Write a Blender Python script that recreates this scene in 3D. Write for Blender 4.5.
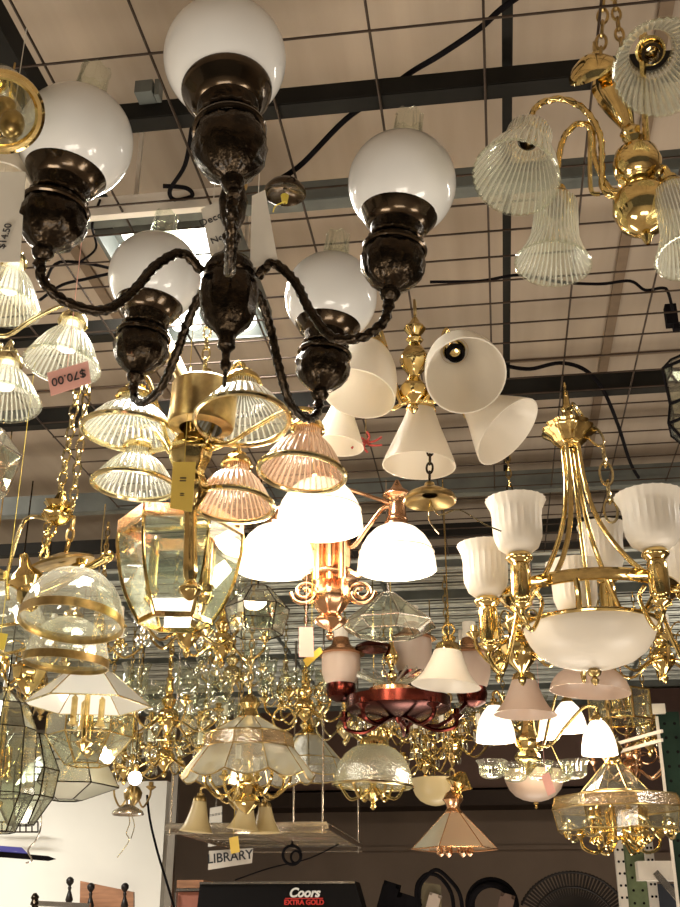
import bpy, bmesh, math, random
from mathutils import Vector, Matrix, noise
random.seed(7)
PI = math.pi
S = bpy.context.scene
COL = S.collection
for o in list(bpy.data.objects): bpy.data.objects.remove(o)

# ------------------------------------------------------------ camera
F = 1095.0; PITCH = math.atan(477 / F); YAW = math.radians(7.87); EYE = Vector((0, 0, 1.6))
fwd = Vector((-math.sin(YAW) * math.cos(PITCH), math.cos(YAW) * math.cos(PITCH), math.sin(PITCH)))
rgt = Vector((math.cos(YAW), math.sin(YAW), 0))
upv = rgt.cross(fwd)
cd = bpy.data.cameras.new('camera'); cam = bpy.data.objects.new('camera', cd); COL.objects.link(cam)
cam.location = EYE
cam.rotation_euler = (PI / 2 + PITCH, 0, YAW)
cd.sensor_fit = 'VERTICAL'; cd.sensor_height = 24; cd.lens = 24 * F / 907.0
cd.clip_start = 0.05; cd.clip_end = 200
S.camera = cam

# ------------------------------------------------------------ world, lights, exposure
w = bpy.data.worlds.new('world'); S.world = w; w.use_nodes = True
w.node_tree.nodes['Background'].inputs[0].default_value = (1.0, 0.88, 0.72, 1)
w.node_tree.nodes['Background'].inputs[1].default_value = 0.07
S.view_settings.view_transform = 'Standard'; S.view_settings.look = 'None'
S.view_settings.exposure = 0.13; S.view_settings.gamma = 1; S.view_settings.use_curve_mapping = False

def area(name, loc, rot, sx, sy, power, col):
    l = bpy.data.lights.new(name, 'AREA'); l.shape = 'RECTANGLE'; l.size = sx; l.size_y = sy
    l.energy = power; l.color = col
    o = bpy.data.objects.new(name, l); COL.objects.link(o); o.location = loc; o.rotation_euler = rot
    return o
WARM = (1.0, 0.80, 0.58)
# ceiling strip lights of the aisles in front, behind and beside the photographer, with lamps added low down for floor bounce
area('aisle_light', (-1.5, -1.2, 3.2), (math.radians(-25), 0, 0), 0.25, 1.3, 70, (1, .96, .88))
area('aisle_light', (1.6, -1.0, 3.2), (math.radians(-25), 0, 0), 0.25, 1.3, 70, (1, .96, .88))
area('aisle_light', (0.1, -3.2, 3.1), (math.radians(-50), 0, 0), 2.4, 0.25, 80, (1, .96, .88))
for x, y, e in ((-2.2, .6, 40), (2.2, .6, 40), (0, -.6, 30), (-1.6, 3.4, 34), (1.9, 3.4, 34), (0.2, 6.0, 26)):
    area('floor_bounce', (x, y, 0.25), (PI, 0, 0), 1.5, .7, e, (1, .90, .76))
area('store_light', (-3.4, 5.6, 3.0), (math.radians(0), math.radians(10), 0), 1.2, .3, 115, (1, .97, .9))
area('store_light', (1.5, 8.2, 3.3), (math.radians(25), 0, 0), 3.5, .3, 16, (1, .88, .72))
area('store_light', (2.6, 3.6, 3.45), (0, math.radians(15), 0), .25, 1.4, 30, (1, .92, .8))
area('store_light', (-2.6, 3.2, 3.45), (0, math.radians(-15), 0), .25, 1.4, 30, (1, .92, .8))

def Ray(px, py): return fwd + rgt * ((px - 340) / F) + upv * ((453.5 - py) / F)
def P(px, py, zc): return EYE + Ray(px, py) * zc
def PY(px, py, Y):
    d = Ray(px, py); return EYE + d * (Y / d.y)
def PZ(px, py, Z):
    d = Ray(px, py); return EYE + d * ((Z - EYE.z) / d.z)
def proj(v):
    q = Vector(v) - EYE; z = q.dot(fwd)
    return (340 + F * q.dot(rgt) / z, 453.5 - F * q.dot(upv) / z, z)
def V(*a): return Vector(a)
UP = Vector((0, 0, 1))

# ------------------------------------------------------------ materials
MATS = {}
def mat(name, col, rough=.5, metal=0., var=.08, vscale=25., bump=0., coat=0., stretch=None, spec=.5):
    m = bpy.data.materials.new(name); m.use_nodes = True; n = m.node_tree.nodes; L = m.node_tree.links
    b = n['Principled BSDF']
    b.inputs['Roughness'].default_value = rough; b.inputs['Metallic'].default_value = metal
    b.inputs['Coat Weight'].default_value = coat; b.inputs['Specular IOR Level'].default_value = spec
    tc = n.new('ShaderNodeTexCoord'); nz = n.new('ShaderNodeTexNoise'); nz.inputs['Scale'].default_value = vscale
    nz.inputs['Detail'].default_value = 4
    if stretch:
        mp = n.new('ShaderNodeMapping'); mp.inputs['Scale'].default_value = stretch
        L.new(tc.outputs['Object'], mp.inputs['Vector']); L.new(mp.outputs[0], nz.inputs['Vector'])
    else: L.new(tc.outputs['Object'], nz.inputs['Vector'])
    rp = n.new('ShaderNodeValToRGB')
    rp.color_ramp.elements[0].position = .3; rp.color_ramp.elements[1].position = .7
    rp.color_ramp.elements[0].color = (*[c * (1 - var) for c in col], 1)
    rp.color_ramp.elements[1].color = (*[min(1, c * (1 + var)) for c in col], 1)
    L.new(nz.outputs[0], rp.inputs[0]); L.new(rp.outputs[0], b.inputs['Base Color'])
    if bump:
        bp = n.new('ShaderNodeBump'); bp.inputs['Strength'].default_value = bump; bp.inputs['Distance'].default_value = .004
        L.new(nz.outputs[0], bp.inputs['Height']); L.new(bp.outputs[0], b.inputs['Normal'])
    MATS[name] = m; return m
def glass(name, tint=(.93, .95, .9), body=(.8, .82, .74), base=.12, edge=.75, rough=.06, translucent=.4, diff=.35, bump=0., bscale=60):
    m = bpy.data.materials.new(name); m.use_nodes = True; n = m.node_tree.nodes; L = m.node_tree.links
    n.remove(n['Principled BSDF']); out = n['Material Output']
    tr = n.new('ShaderNodeBsdfTransparent'); tr.inputs[0].default_value = (*tint, 1)
    gl = n.new('ShaderNodeBsdfGlossy'); gl.inputs['Roughness'].default_value = rough; gl.inputs[0].default_value = (1, 1, 1, 1)
    df = n.new('ShaderNodeBsdfDiffuse'); df.inputs[0].default_value = (*body, 1)
    tl = n.new('ShaderNodeBsdfTranslucent'); tl.inputs[0].default_value = (*body, 1)
    lw = n.new('ShaderNodeLayerWeight'); lw.inputs['Blend'].default_value = .35
    m1 = n.new('ShaderNodeMixShader'); m1.inputs[0].default_value = translucent; L.new(df.outputs[0], m1.inputs[1]); L.new(tl.outputs[0], m1.inputs[2])
    m2 = n.new('ShaderNodeMixShader'); m2.inputs[0].default_value = diff; L.new(gl.outputs[0], m2.inputs[1]); L.new(m1.outputs[0], m2.inputs[2])
    mr = n.new('ShaderNodeMapRange'); mr.inputs['To Min'].default_value = base; mr.inputs['To Max'].default_value = edge
    L.new(lw.outputs['Facing'], mr.inputs[0])
    m3 = n.new('ShaderNodeMixShader'); L.new(mr.outputs[0], m3.inputs[0]); L.new(tr.outputs[0], m3.inputs[1]); L.new(m2.outputs[0], m3.inputs[2])
    L.new(m3.outputs[0], out.inputs[0])
    tc = n.new('ShaderNodeTexCoord'); nz = n.new('ShaderNodeTexNoise'); nz.inputs['Scale'].default_value = bscale
    L.new(tc.outputs['Object'], nz.inputs['Vector'])
    bp = n.new('ShaderNodeBump'); bp.inputs['Strength'].default_value = max(bump, .02); bp.inputs['Distance'].default_value = .004
    L.new(nz.outputs[0], bp.inputs['Height'])
    for q in (gl, df): L.new(bp.outputs[0], q.inputs['Normal'])
    MATS[name] = m; return m
def opal(name, col=(.82, .80, .76), trans=.3, rough=.12, emit=0, ecol=(1, .93, .82), coat=1.0):
    m = bpy.data.materials.new(name); m.use_nodes = True; n = m.node_tree.nodes; L = m.node_tree.links
    b = n['Principled BSDF']; out = n['Material Output']
    b.inputs['Roughness'].default_value = .35; b.inputs['Coat Weight'].default_value = coat; b.inputs['Coat Roughness'].default_value = rough
    tc = n.new('ShaderNodeTexCoord'); nz = n.new('ShaderNodeTexNoise'); nz.inputs['Scale'].default_value = 9
    L.new(tc.outputs['Object'], nz.inputs['Vector'])
    rp = n.new('ShaderNodeValToRGB'); rp.color_ramp.elements[0].color = (*[c * .95 for c in col], 1); rp.color_ramp.elements[1].color = (*col, 1)
    L.new(nz.outputs[0], rp.inputs[0]); L.new(rp.outputs[0], b.inputs['Base Color'])
    tl = n.new('ShaderNodeBsdfTranslucent'); tl.inputs[0].default_value = (*col, 1)
    mx = n.new('ShaderNodeMixShader'); mx.inputs[0].default_value = trans
    L.new(b.outputs[0], mx.inputs[1]); L.new(tl.outputs[0], mx.inputs[2]); L.new(mx.outputs[0], out.inputs[0])
    if emit:
        b.inputs['Emission Color'].default_value = (*ecol, 1); b.inputs['Emission Strength'].default_value = emit
    MATS[name] = m; return m
def emis(name, col, s):
    m = bpy.data.materials.new(name); m.use_nodes = True; n = m.node_tree.nodes; L = m.node_tree.links
    b = n['Principled BSDF']; b.inputs['Base Color'].default_value = (*col, 1)
    b.inputs['Emission Color'].default_value = (*col, 1); b.inputs['Emission Strength'].default_value = s
    MATS[name] = m; return m
BRASS = mat('polished_brass', (.80, .60, .26), .10, 1, .3, 30, .12)
BRASS2 = mat('pale_brass', (.84, .70, .40), .16, 1, .25, 30, .12)
BRASSD = mat('aged_brass', (.46, .33, .14), .3, 1, .3, 30, .15)
COPPER = mat('copper', (.72, .42, .24), .22, 1, .12, 14, .05)
COPPERR = mat('red_copper', (.10, .022, .016), .25, 1, .2, 14, .05)
BRONZE = mat('antique_bronze', (.030, .020, .011), .22, .9, .6, 60, .9, .1)
BRONZER = mat('bronze_rim', (.06, .04, .022), .2, .9, .3, 30, .2, .3)
OPAL = opal('opal_glass', (.86, .86, .84), .12, .06)
FROST = opal('frosted_glass', (.93, .88, .79), .35, .35, coat=.2)
FROSTP = opal('pink_frosted_glass', (.74, .60, .50), .35, .4, coat=.2)
ALAB = opal('amber_alabaster_glass', (.70, .58, .32), .3, .4, coat=.3)
LITG = opal('lit_opal_glass', (.9, .85, .75), .2, emit=1.25)
FILLB = emis('fill_glow_bulb', (1, .9, .74), 3)
GLOW = emis('glowing_bulb_glass', (1, .93, .8), 30)
TUBE = emis('fluorescent_tube', (1, .98, .9), 9)
CLEAR = glass('clear_glass', base=.05, edge=.5, diff=.08, rough=.02)
RIBG = glass('ribbed_glass', body=(.90, .88, .78), base=.14, edge=1.0, rough=.04, diff=.38, translucent=.5)
RIBP = glass('pinkish_ribbed_glass', tint=(.95, .85, .75), body=(.9, .66, .5), base=.25, edge=1.0, rough=.05, diff=.5, translucent=.5)
PANE = glass('bevelled_pane_glass', body=(.66, .66, .56), base=.07, edge=.65, rough=.04, diff=.2)
PANEG = glass('greenish_pane_glass', tint=(.75, .85, .75), body=(.5, .56, .45), base=.45, edge=.85, rough=.05, diff=.4)
HAMM = glass('hammered_glass', body=(.72, .70, .50), base=.45, edge=.9, rough=.08, diff=.4, bump=.8, bscale=120)
RIDGE = glass('pressed_glass_ridge', body=(.95, .94, .86), base=.75, edge=1, rough=.12, diff=.75, translucent=.35)  # whiter ridge faces put the bright rib highlights into the glass colour
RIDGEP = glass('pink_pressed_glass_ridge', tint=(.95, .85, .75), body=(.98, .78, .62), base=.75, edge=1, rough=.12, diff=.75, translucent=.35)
PANEW = glass('milky_pane_glass', body=(.80, .80, .70), base=.5, edge=.9, rough=.06, diff=.5, bump=.3)
CRYS = glass('cut_crystal', body=(.9, .9, .85), base=.3, edge=.95, rough=.02, diff=.2)
STEEL = mat('dark_steel_channel', (.012, .011, .009), .7, 0, .3, 10, spec=.15)
STEELT = mat('grey_green_steel_channel', (.105, .115, .105), .55, .15, .25, 10)
WIRE = mat('rusty_wire', (.05, .032, .022), .5, .5, .3, 20)
WIREG = mat('grey_shelf_wire', (.42, .44, .40), .35, .5, .2, 20)
BLACK = mat('black_cord', (.008, .007, .008), 1, 0, .2, 20, spec=.06)
GREEN = mat('green_rack_paint', (.010, .026, .016), .6, 0, .2, 12, spec=.2)
WHITEP = mat('white_paint', (.72, .66, .58), .5, 0, .08, 12)
CARD = mat('cream_card', (.72, .68, .60), .7, 0, .05, 10)
CARDY = mat('yellow_card', (.75, .58, .08), .7, 0, .05, 10)
CARDO = mat('ochre_card', (.60, .42, .08), .7, 0, .05, 10)
CARDP = mat('pink_card', (.85, .45, .38), .7, 0, .05, 10)
WOOD = mat('brown_wood', (.33, .15, .07), .45, 0, .3, 6, .1, .2, (1, 1, 8))
DWOOD = mat('black_wood', (.012, .008, .006), .4, 0, .2, 9, spec=.3)
INK = mat('ink', (.02, .02, .025), .6)
REDP = mat('red_letter', (.65, .03, .02), .5)
WHITEL = mat('white_letter', (.85, .85, .82), .5)
SILVER = mat('worn_silver', (.62, .55, .48), .22, 1, .15, 20, .05)
IVORY = mat('ivory_candle_sleeve', (.85, .80, .70), .5)
CLOTH = mat('red_fabric', (.45, .06, .05), .8)
BLUELIT = mat('blue_lit_gloss', (.10, .10, .45), .2, 0, .05, 10, 0, .5)

# ------------------------------------------------------------ object helpers
LOC = {}
def thing(name, label, cat, loc, group=None):
    o = bpy.data.objects.new(name, None); COL.objects.link(o); o.location = loc; o.empty_display_size = .05
    o['label'] = label; o['category'] = cat
    if group: o['group'] = group
    LOC[o.name] = Vector(loc); return o
def part(name, bm, m, parent, label=None, smooth=True, stuff=False):
    L = LOC[parent.name]
    bmesh.ops.translate(bm, verts=bm.verts, vec=-L)
    me = bpy.data.meshes.new(name)
    bmesh.ops.recalc_face_normals(bm, faces=bm.faces)
    bm.to_mesh(me); bm.free(); me.materials.append(m)
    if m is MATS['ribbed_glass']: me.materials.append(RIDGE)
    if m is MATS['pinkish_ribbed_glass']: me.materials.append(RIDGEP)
    if smooth:
        for p in me.polygons: p.use_smooth = True
        try: me.set_sharp_from_angle(angle=math.radians(42))
        except Exception: pass
    o = bpy.data.objects.new(name, me); COL.objects.link(o); o.parent = parent
    LOC[o.name] = L
    if label: o['label'] = label
    if stuff: o['kind'] = 'stuff'
    return o
def solo(name, bm, m, label=None, cat=None, group=None, kind=None, smooth=True):
    c = Vector((0, 0, 0))
    for v in bm.verts: c += v.co
    c /= max(1, len(bm.verts))
    bmesh.ops.translate(bm, verts=bm.verts, vec=-c)
    me = bpy.data.meshes.new(name); bmesh.ops.recalc_face_normals(bm, faces=bm.faces)
    bm.to_mesh(me); bm.free(); me.materials.append(m)
    if smooth:
        for p in me.polygons: p.use_smooth = True
        try: me.set_sharp_from_angle(angle=math.radians(42))
        except Exception: pass
    o = bpy.data.objects.new(name, me); COL.objects.link(o); o.location = c
    LOC[o.name] = c
    if label: o['label'] = label
    if cat: o['category'] = cat
    if group: o['group'] = group
    if kind: o['kind'] = kind
    return o
B = bmesh.new

def frame(axis, hint=None):
    a = Vector(axis).normalized(); h = hint or (V(1, 0, 0) if abs(a.x) < .9 else V(0, 1, 0))
    x = (h - a * h.dot(a)).normalized(); y = a.cross(x); return x, y, a
def lathe(bm, prof, O, axis=UP, seg=32, mod=None, cap=False, hint=None):
    """prof: list of (r, h) measured from O along axis"""
    x, y, a = frame(axis, hint); O = Vector(O); rings = []
    for i, (r, h) in enumerate(prof):
        ring = []
        for k in range(seg):
            t = 2 * PI * k / seg; rr, hh = (mod(r, h, t, i) if mod else (r, h)); rr = max(rr, .0002)
            ring.append(bm.verts.new(O + a * hh + (x * math.cos(t) + y * math.sin(t)) * rr))
        rings.append(ring)
    for i in range(len(rings) - 1):
        for k in range(seg):
            bm.faces.new((rings[i][k], rings[i][(k + 1) % seg], rings[i + 1][(k + 1) % seg], rings[i + 1][k]))
    if cap:
        bm.faces.new(rings[0][::-1]); bm.faces.new(rings[-1])
    return rings
def crom(pts, n=6, closed=False):
    pts = [Vector(p) for p in pts]; out = []; N = len(pts)
    rng = range(N) if closed else range(N - 1)
    for i in rng:
        if closed: p0, p1, p2, p3 = pts[i - 1], pts[i], pts[(i + 1) % N], pts[(i + 2) % N]
        else: p0, p1, p2, p3 = pts[max(i - 1, 0)], pts[i], pts[i + 1], pts[min(i + 2, N - 1)]
        for k in range(n):
            t = k / n
            out.append(.5 * ((2 * p1) + (-p0 + p2) * t + (2 * p0 - 5 * p1 + 4 * p2 - p3) * t * t + (-p0 + 3 * p1 - 3 * p2 + p3) * t ** 3))
    if not closed: out.append(pts[-1])
    return out
def tube(bm, pts, r, n=8, sm=6, closed=False, rope=0, taper=None):
    path = crom(pts, sm, closed) if sm > 1 else [Vector(p) for p in pts]
    N = len(path); rings = []; s = 0
    t0 = (path[1] - path[0]).normalized(); x, y, _ = frame(t0)
    for i, p in enumerate(path):
        if closed: t = (path[(i + 1) % N] - path[i - 1]).normalized()
        else: t = (path[min(i + 1, N - 1)] - path[max(i - 1, 0)]).normalized()
        x = (x - t * x.dot(t)).normalized(); y = t.cross(x)
        if i: s += (p - path[i - 1]).length
        rr = r * (taper(i / (N - 1)) if taper else 1)
        ring = []
        for k in range(n):
            a = 2 * PI * k / n; q = rr * (1 + (.22 * math.cos(3 * a - s * rope) if rope else 0))
            ring.append(bm.verts.new(p + (x * math.cos(a) + y * math.sin(a)) * q))
        rings.append(ring)
    R = range(N) if closed else range(N - 1)
    for i in R:
        A, C = rings[i], rings[(i + 1) % N]
        for k in range(n): bm.faces.new((A[k], A[(k + 1) % n], C[(k + 1) % n], C[k]))
    if not closed: bm.faces.new(rings[0][::-1]); bm.faces.new(rings[-1])
def chain(bm, a, b, link=.03, wr=.0025, wid=.5):
    a, b = Vector(a), Vector(b); d = b - a; n = max(1, int(d.length / (link * .78))); ax = d.normalized(); x, y, _ = frame(ax)
    for i in range(n):
        c = a + d * ((i + .5) / n); s = x if i % 2 else y
        pts = []
        for k in range(8):
            t = 2 * PI * k / 8; pts.append(c + ax * math.cos(t) * link * .5 + s * math.sin(t) * link * wid * .5)
        tube(bm, pts, wr, 5, 2, True)
def box(bm, c, s, M=None):
    r = bmesh.ops.create_cube(bm, size=1); c = Vector(c)
    for v in r['verts']:
        q = Vector((v.co.x * s[0], v.co.y * s[1], v.co.z * s[2])); v.co = (M @ q if M else q) + c
    return r['verts']
def bar(bm, a, b, wx, wz, up=UP):
    a, b = Vector(a), Vector(b); d = b - a; y = d.normalized(); x = y.cross(up).normalized(); z = x.cross(y)
    M = Matrix((x, y, z)).transposed(); box(bm, (a + b) / 2, (wx, d.length, wz), M)
def ball(bm, c, r, s=(1, 1, 1), seg=16):
    rr = bmesh.ops.create_uvsphere(bm, u_segments=seg, v_segments=max(6, seg // 2), radius=r)
    for v in rr['verts']: v.co = Vector((v.co.x * s[0], v.co.y * s[1], v.co.z * s[2])) + Vector(c)
def ring(bm, c, R, r, axis=UP, n=40, m=8, mod=None):
    x, y, a = frame(axis); pts = []
    for k in range(n):
        t = 2 * PI * k / n; q = R * (mod(t) if mod else 1)
        pts.append(Vector(c) + (x * math.cos(t) + y * math.sin(t)) * q)
    tube(bm, pts, r, m, 1, True)
def quad(bm, pts, th, n=None):
    """thin plate from 3+ coplanar points"""
    pts = [Vector(p) for p in pts]; nn = (pts[1] - pts[0]).cross(pts[2] - pts[0]).normalized() * th / 2
    f = [bm.verts.new(p + nn) for p in pts]; g = [bm.verts.new(p - nn) for p in pts]
    bm.faces.new(f); bm.faces.new(g[::-1])
    for i in range(len(pts)):
        j = (i + 1) % len(pts); bm.faces.new((f[i], g[i], g[j], f[j]))

# shade profiles: (t along axis from fitter to rim, radius / rim radius)
SH = {
 'bell': [(0, .34), (.04, .40), (.15, .44), (.35, .52), (.55, .61), (.75, .74), (.9, .88), (1, 1)],
 'cone': [(0, .33), (.05, .38), (.3, .53), (.6, .74), (.85, .91), (1, 1)],
 'round': [(0, .33), (.06, .42), (.2, .62), (.4, .80), (.6, .91), (.8, .97), (1, 1)],
 'dome': [(0, .22), (.03, .34), (.12, .55), (.28, .74), (.5, .89), (.75, .97), (1, 1)],
 'ribdome': [(0, .30), (.22, .33), (.30, .48), (.45, .64), (.65, .79), (.85, .92), (1, 1)],
 'ribbell': [(0, .50), (.05, .56), (.25, .56), (.35, .60), (.5, .72), (.7, .86), (.9, .96), (1, 1)],
 'ribflare': [(0, .45), (.04, .56), (.2, .6), (.45, .62), (.62, .66), (.78, .78), (.92, .92), (1, 1)],
 'tulip': [(0, .25), (.03, .45), (.12, .66), (.3, .78), (.5, .80), (.68, .80), (.82, .84), (.92, .93), (1, 1.0)],
 'school': [(0, .3), (.15, .34), (.2, .6), (.45, .95), (.7, 1.0), (.9, .93), (1, .86)],
 'bowl': [(0, .05), (.02, .2), (.08, .42), (.2, .64), (.4, .82), (.65, .93), (.85, .985), (1, 1)],
}
def shade(bm, T, R, wr, kind, th=.003, seg=40, flute=0, famp=.03, scallop=0, samp=.03):
    T, R = Vector(T), Vector(R); ax = R - T; L = ax.length
    pr = SH[kind]; fine = []
    for i in range(len(pr) - 1):
        for k in range(2):
            u = k / 2; fine.append((pr[i][0] * (1 - u) + pr[i + 1][0] * u, pr[i][1] * (1 - u) + pr[i + 1][1] * u))
    fine.append(pr[-1])
    prof = [(r * wr, t * L) for t, r in fine] + [(r * wr - th, t * L) for t, r in fine[::-1]]
    nf = len(prof)
    if flute: seg = max(seg, flute * 3 if flute > 20 else flute * 6)
    def mod(r, h, t, i):
        q = h / L
        if flute and q > .02: r *= 1 + famp * math.cos(flute * t) * min(1, q * 3)
        if scallop: h += samp * L * abs(math.cos(scallop * t / 2)) * max(0, q - .6) / .4
        return r, h
    lathe(bm, prof, T, ax, seg, mod if (flute or scallop) else None)
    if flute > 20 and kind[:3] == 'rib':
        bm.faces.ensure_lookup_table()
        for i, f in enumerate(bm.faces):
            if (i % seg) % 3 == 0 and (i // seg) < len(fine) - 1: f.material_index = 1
def rimring(bm, T, R, wr, r, n=48):
    ring(bm, R, wr, r, Vector(R) - Vector(T), n, 8)
def bulb(bm, T, d, L=.09, r=.03, seg=16):
    lathe(bm, [(.012, 0), (.013, L * .25), (r * .7, L * .45), (r, L * .7), (r * .8, L * .9), (r * .3, L * .99), (0, L)], T, d, seg)
# turned brass column, normalized radii
def column(bm, A, Bp, prof, seg=24, ornate=0):
    A, Bp = Vector(A), Vector(Bp); L = (Bp - A).length
    m = (lambda r, h, t, i: (r * (1 + ornate * math.cos(8 * t)), h)) if ornate else None
    if len(prof) > 4 and not ornate > .15:
        prof = [(q.x, max(.001, q.y)) for q in crom([V(t, r, 0) for t, r in prof], 3)]
    lathe(bm, [(r, t * L) for t, r in prof], A, Bp - A, seg, m)
def text(s, loc, right, up, size, m, parent=None, name='lettering', ext=.0006, shear=0, bold=0):
    cu = bpy.data.curves.new(name, 'FONT'); cu.body = s; cu.size = size; cu.align_x = 'CENTER'; cu.align_y = 'CENTER'; cu.extrude = ext
    cu.shear = shear; cu.offset = bold; cu.materials.append(m)
    o = bpy.data.objects.new(name, cu); COL.objects.link(o)
    r = Vector(right).normalized(); u = (Vector(up) - r * Vector(up).dot(r)).normalized(); nn = r.cross(u)
    M = Matrix((r, u, nn)).transposed().to_4x4()
    l = Vector(loc) - (LOC[parent.name] if parent else Vector())
    o.matrix_basis = Matrix.Translation(l) @ M
    bpy.context.view_layer.update()
    me = bpy.data.meshes.new_from_object(o); mm = o.matrix_basis.copy(); bpy.data.objects.remove(o)
    o = bpy.data.objects.new(name, me); COL.objects.link(o); o.matrix_basis = mm
    if parent: o.parent = parent
    return o
GZ = 3.10     # height of the hanging wire grid
def drop(bm, top, upto=None, r=.0015):
    """thin support wire from a fixture's hook to the grid"""
    t = Vector(top); tube(bm, [t, V(t.x, t.y, GZ)], r, 5, 1)

# ------------------------------------------------------------ structure
def slab(name, lo, hi, m, smooth=False):
    bm = B(); lo, hi = Vector(lo), Vector(hi); box(bm, (lo + hi) / 2, hi - lo); return solo(name, bm, m, kind='structure', smooth=False)
CEIL = bpy.data.materials.new('tan_ceiling_board'); CEIL.use_nodes = True
def ceilmat():
    n = CEIL.node_tree.nodes; L = CEIL.node_tree.links; b = n['Principled BSDF']; b.inputs['Roughness'].default_value = .85
    tc = n.new('ShaderNodeTexCoord'); mp = n.new('ShaderNodeMapping'); mp.inputs['Scale'].default_value = (7, .5, 1)
    L.new(tc.outputs['Object'], mp.inputs[0]); nz = n.new('ShaderNodeTexNoise'); nz.inputs['Scale'].default_value = 1.4; nz.inputs['Detail'].default_value = 5
    L.new(mp.outputs[0], nz.inputs[0])
    rp = n.new('ShaderNodeValToRGB'); e = rp.color_ramp.elements
    e[0].position = .25; e[0].color = (.38, .305, .23, 1); e[1].position = .75; e[1].color = (.50, .41, .32, 1)
    L.new(nz.outputs[0], rp.inputs[0])
    n2 = n.new('ShaderNodeTexNoise'); n2.inputs['Scale'].default_value = 1.1; L.new(tc.outputs['Object'], n2.inputs[0])
    r2 = n.new('ShaderNodeValToRGB'); r2.color_ramp.elements[0].position = .35; r2.color_ramp.elements[0].color = (.8, .8, .8, 1); r2.color_ramp.elements[1].position = .65; r2.color_ramp.elements[1].color = (1, 1, 1, 1)
    L.new(n2.outputs[0], r2.inputs[0])
    mx = n.new('ShaderNodeMix'); mx.data_type = 'RGBA'; mx.blend_type = 'MULTIPLY'; mx.inputs[0].default_value = 1
    L.new(rp.outputs[0], mx.inputs[6]); L.new(r2.outputs[0], mx.inputs[7]); L.new(mx.outputs[2], b.inputs['Base Color'])
ceilmat()
slab('ceiling', (-7, -2.5, 3.7), (7, 12.2, 3.8), CEIL)
FLOORM = mat('concrete_floor', (.35, .28, .21), .5, 0, .15, 3)
slab('floor', (-7, -5, -.1), (7, 12.2, 0), FLOORM)
WALLW = mat('white_wall_paint', (.80, .77, .68), .7, 0, .03, 3)
WALLB = mat('taupe_wall_paint', (.27, .20, .15), .75, 0, .12, 2)
WALLD = mat('dark_soffit', (.05, .03, .02), .7, 0, .2, 2)
YB = 11.5
slab('wall_back', (-7, YB, 0), (7, YB + .1, 3.7), WALLB)
slab('wall_right', (7, -5, 0), (7.1, 12.2, 3.7), WALLB)
slab('wall_left', (-7.1, -5, 0), (-7, 12.2, 3.7), WALLW)
# white partition on the left, ends at pixel x 163
c0 = PY(163, 850, 7.5)
slab('wall_partition', (-7, 7.5, 0), (c0.x, 7.62, PY(100, 782, 7.5).z), WALLW)
# soffit line and lower band on the back wall
a = PY(300, 803, YB - .25); slab('trim_soffit', (-2.5, YB - .5, a.z - .07), (7, YB, a.z + .07), WALLD)
a = PY(300, 780, YB - .25); slab('trim_soffit_face', (-2.5, YB - .4, a.z - .12), (7, YB, 3.7), mat('brown_soffit', (.16, .09, .065), .6, 0, .1, 2))
a = PY(400, 850, YB); slab('trim_rail', (-2.5, YB - .05, a.z - .01), (7, YB, a.z + .03), WALLB)

# steel channels: lateral ones given by their pixel height at x=340
def channel(i, x0, y0, x1, y1, wpx, Z, m, th=.05):
    A = PZ(x0, y0, Z); Bq = PZ(x1, y1, Z); Y = (A.y + Bq.y) / 2
    zc = proj(V(0, Y, Z))[2]; h = wpx * zc / F
    bm = B(); xl, xr = (min(A.x, -3.2), max(Bq.x, 3.2)) if i != 6 else (A.x, Bq.x)
    # C-shaped channel: web plate, two flanges, return lips
    box(bm, ((xl + xr) / 2, Y, Z), (xr - xl, .004, h)); 
    box(bm, ((xl + xr) / 2, Y + .02, Z + h / 2), (xr - xl, .04, .004)); box(bm, ((xl + xr) / 2, Y + .02, Z - h / 2), (xr - xl, .04, .004))
    box(bm, ((xl + xr) / 2, Y + .04, Z + h / 2 - .006), (xr - xl, .003, .012)); box(bm, ((xl + xr) / 2, Y + .04, Z - h / 2 + .006), (xr - xl, .003, .012))
    o = solo('trim_%d' % i, bm, m, kind='structure', smooth=False); return Y
ZC = GZ + .03
channel(1, 115, 112, 690, 58, 20, ZC, STEEL)
channel(2, -20, 228, 710, 146, 22, ZC + .02, STEELT)
A_ = PZ(88, 212, ZC); B_ = PZ(242, 192, ZC); bm = B(); box(bm, ((A_.x + B_.x) / 2, A_.y - .02, ZC - .01), (B_.x - A_.x, .02, .05)); solo('trim_13', bm, WHITEP, kind='structure', smooth=False)  # white strip added for the strongly lit left part of the channel
channel(3, -20, 423, 710, 372, 18, ZC, STEEL)
channel(4, -20, 510, 710, 468, 20, ZC, STEELT)
channel(5, -20, 553, 710, 515, 12, ZC, STEEL)
channel(6, -20, 342, 150, 318, 17, ZC, STEEL)
channel(7, -20, 700, 710, 668, 9, ZC, STEELT)
channel(8, -20, 655, 710, 632, 7, ZC, STEELT)
# channels running away from the camera
def runner(i, px, y0, y1, Z, wx, wz, m):
    A = PZ(px, y0, Z); bm = B(); E = PZ(px, y1, Z)
    box(bm, (A.x, (A.y + E.y) / 2, Z), (wx, abs(E.y - A.y), wz)); box(bm, (A.x, (A.y + E.y) / 2, Z - wz / 2), (wx * 1.6, abs(E.y - A.y), .004))
    solo('trim_%d' % i, bm, m, kind='structure', smooth=False)
runner(9, 507, -60, 530, GZ + .1, .013, .03, STEEL)
bm = B(); A = PZ(14, 60, GZ + .12); box(bm, (A.x, A.y, GZ + .12), (.05, 1.1, .06)); solo('trim_10', bm, STEEL, kind='structure', smooth=False)
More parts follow.
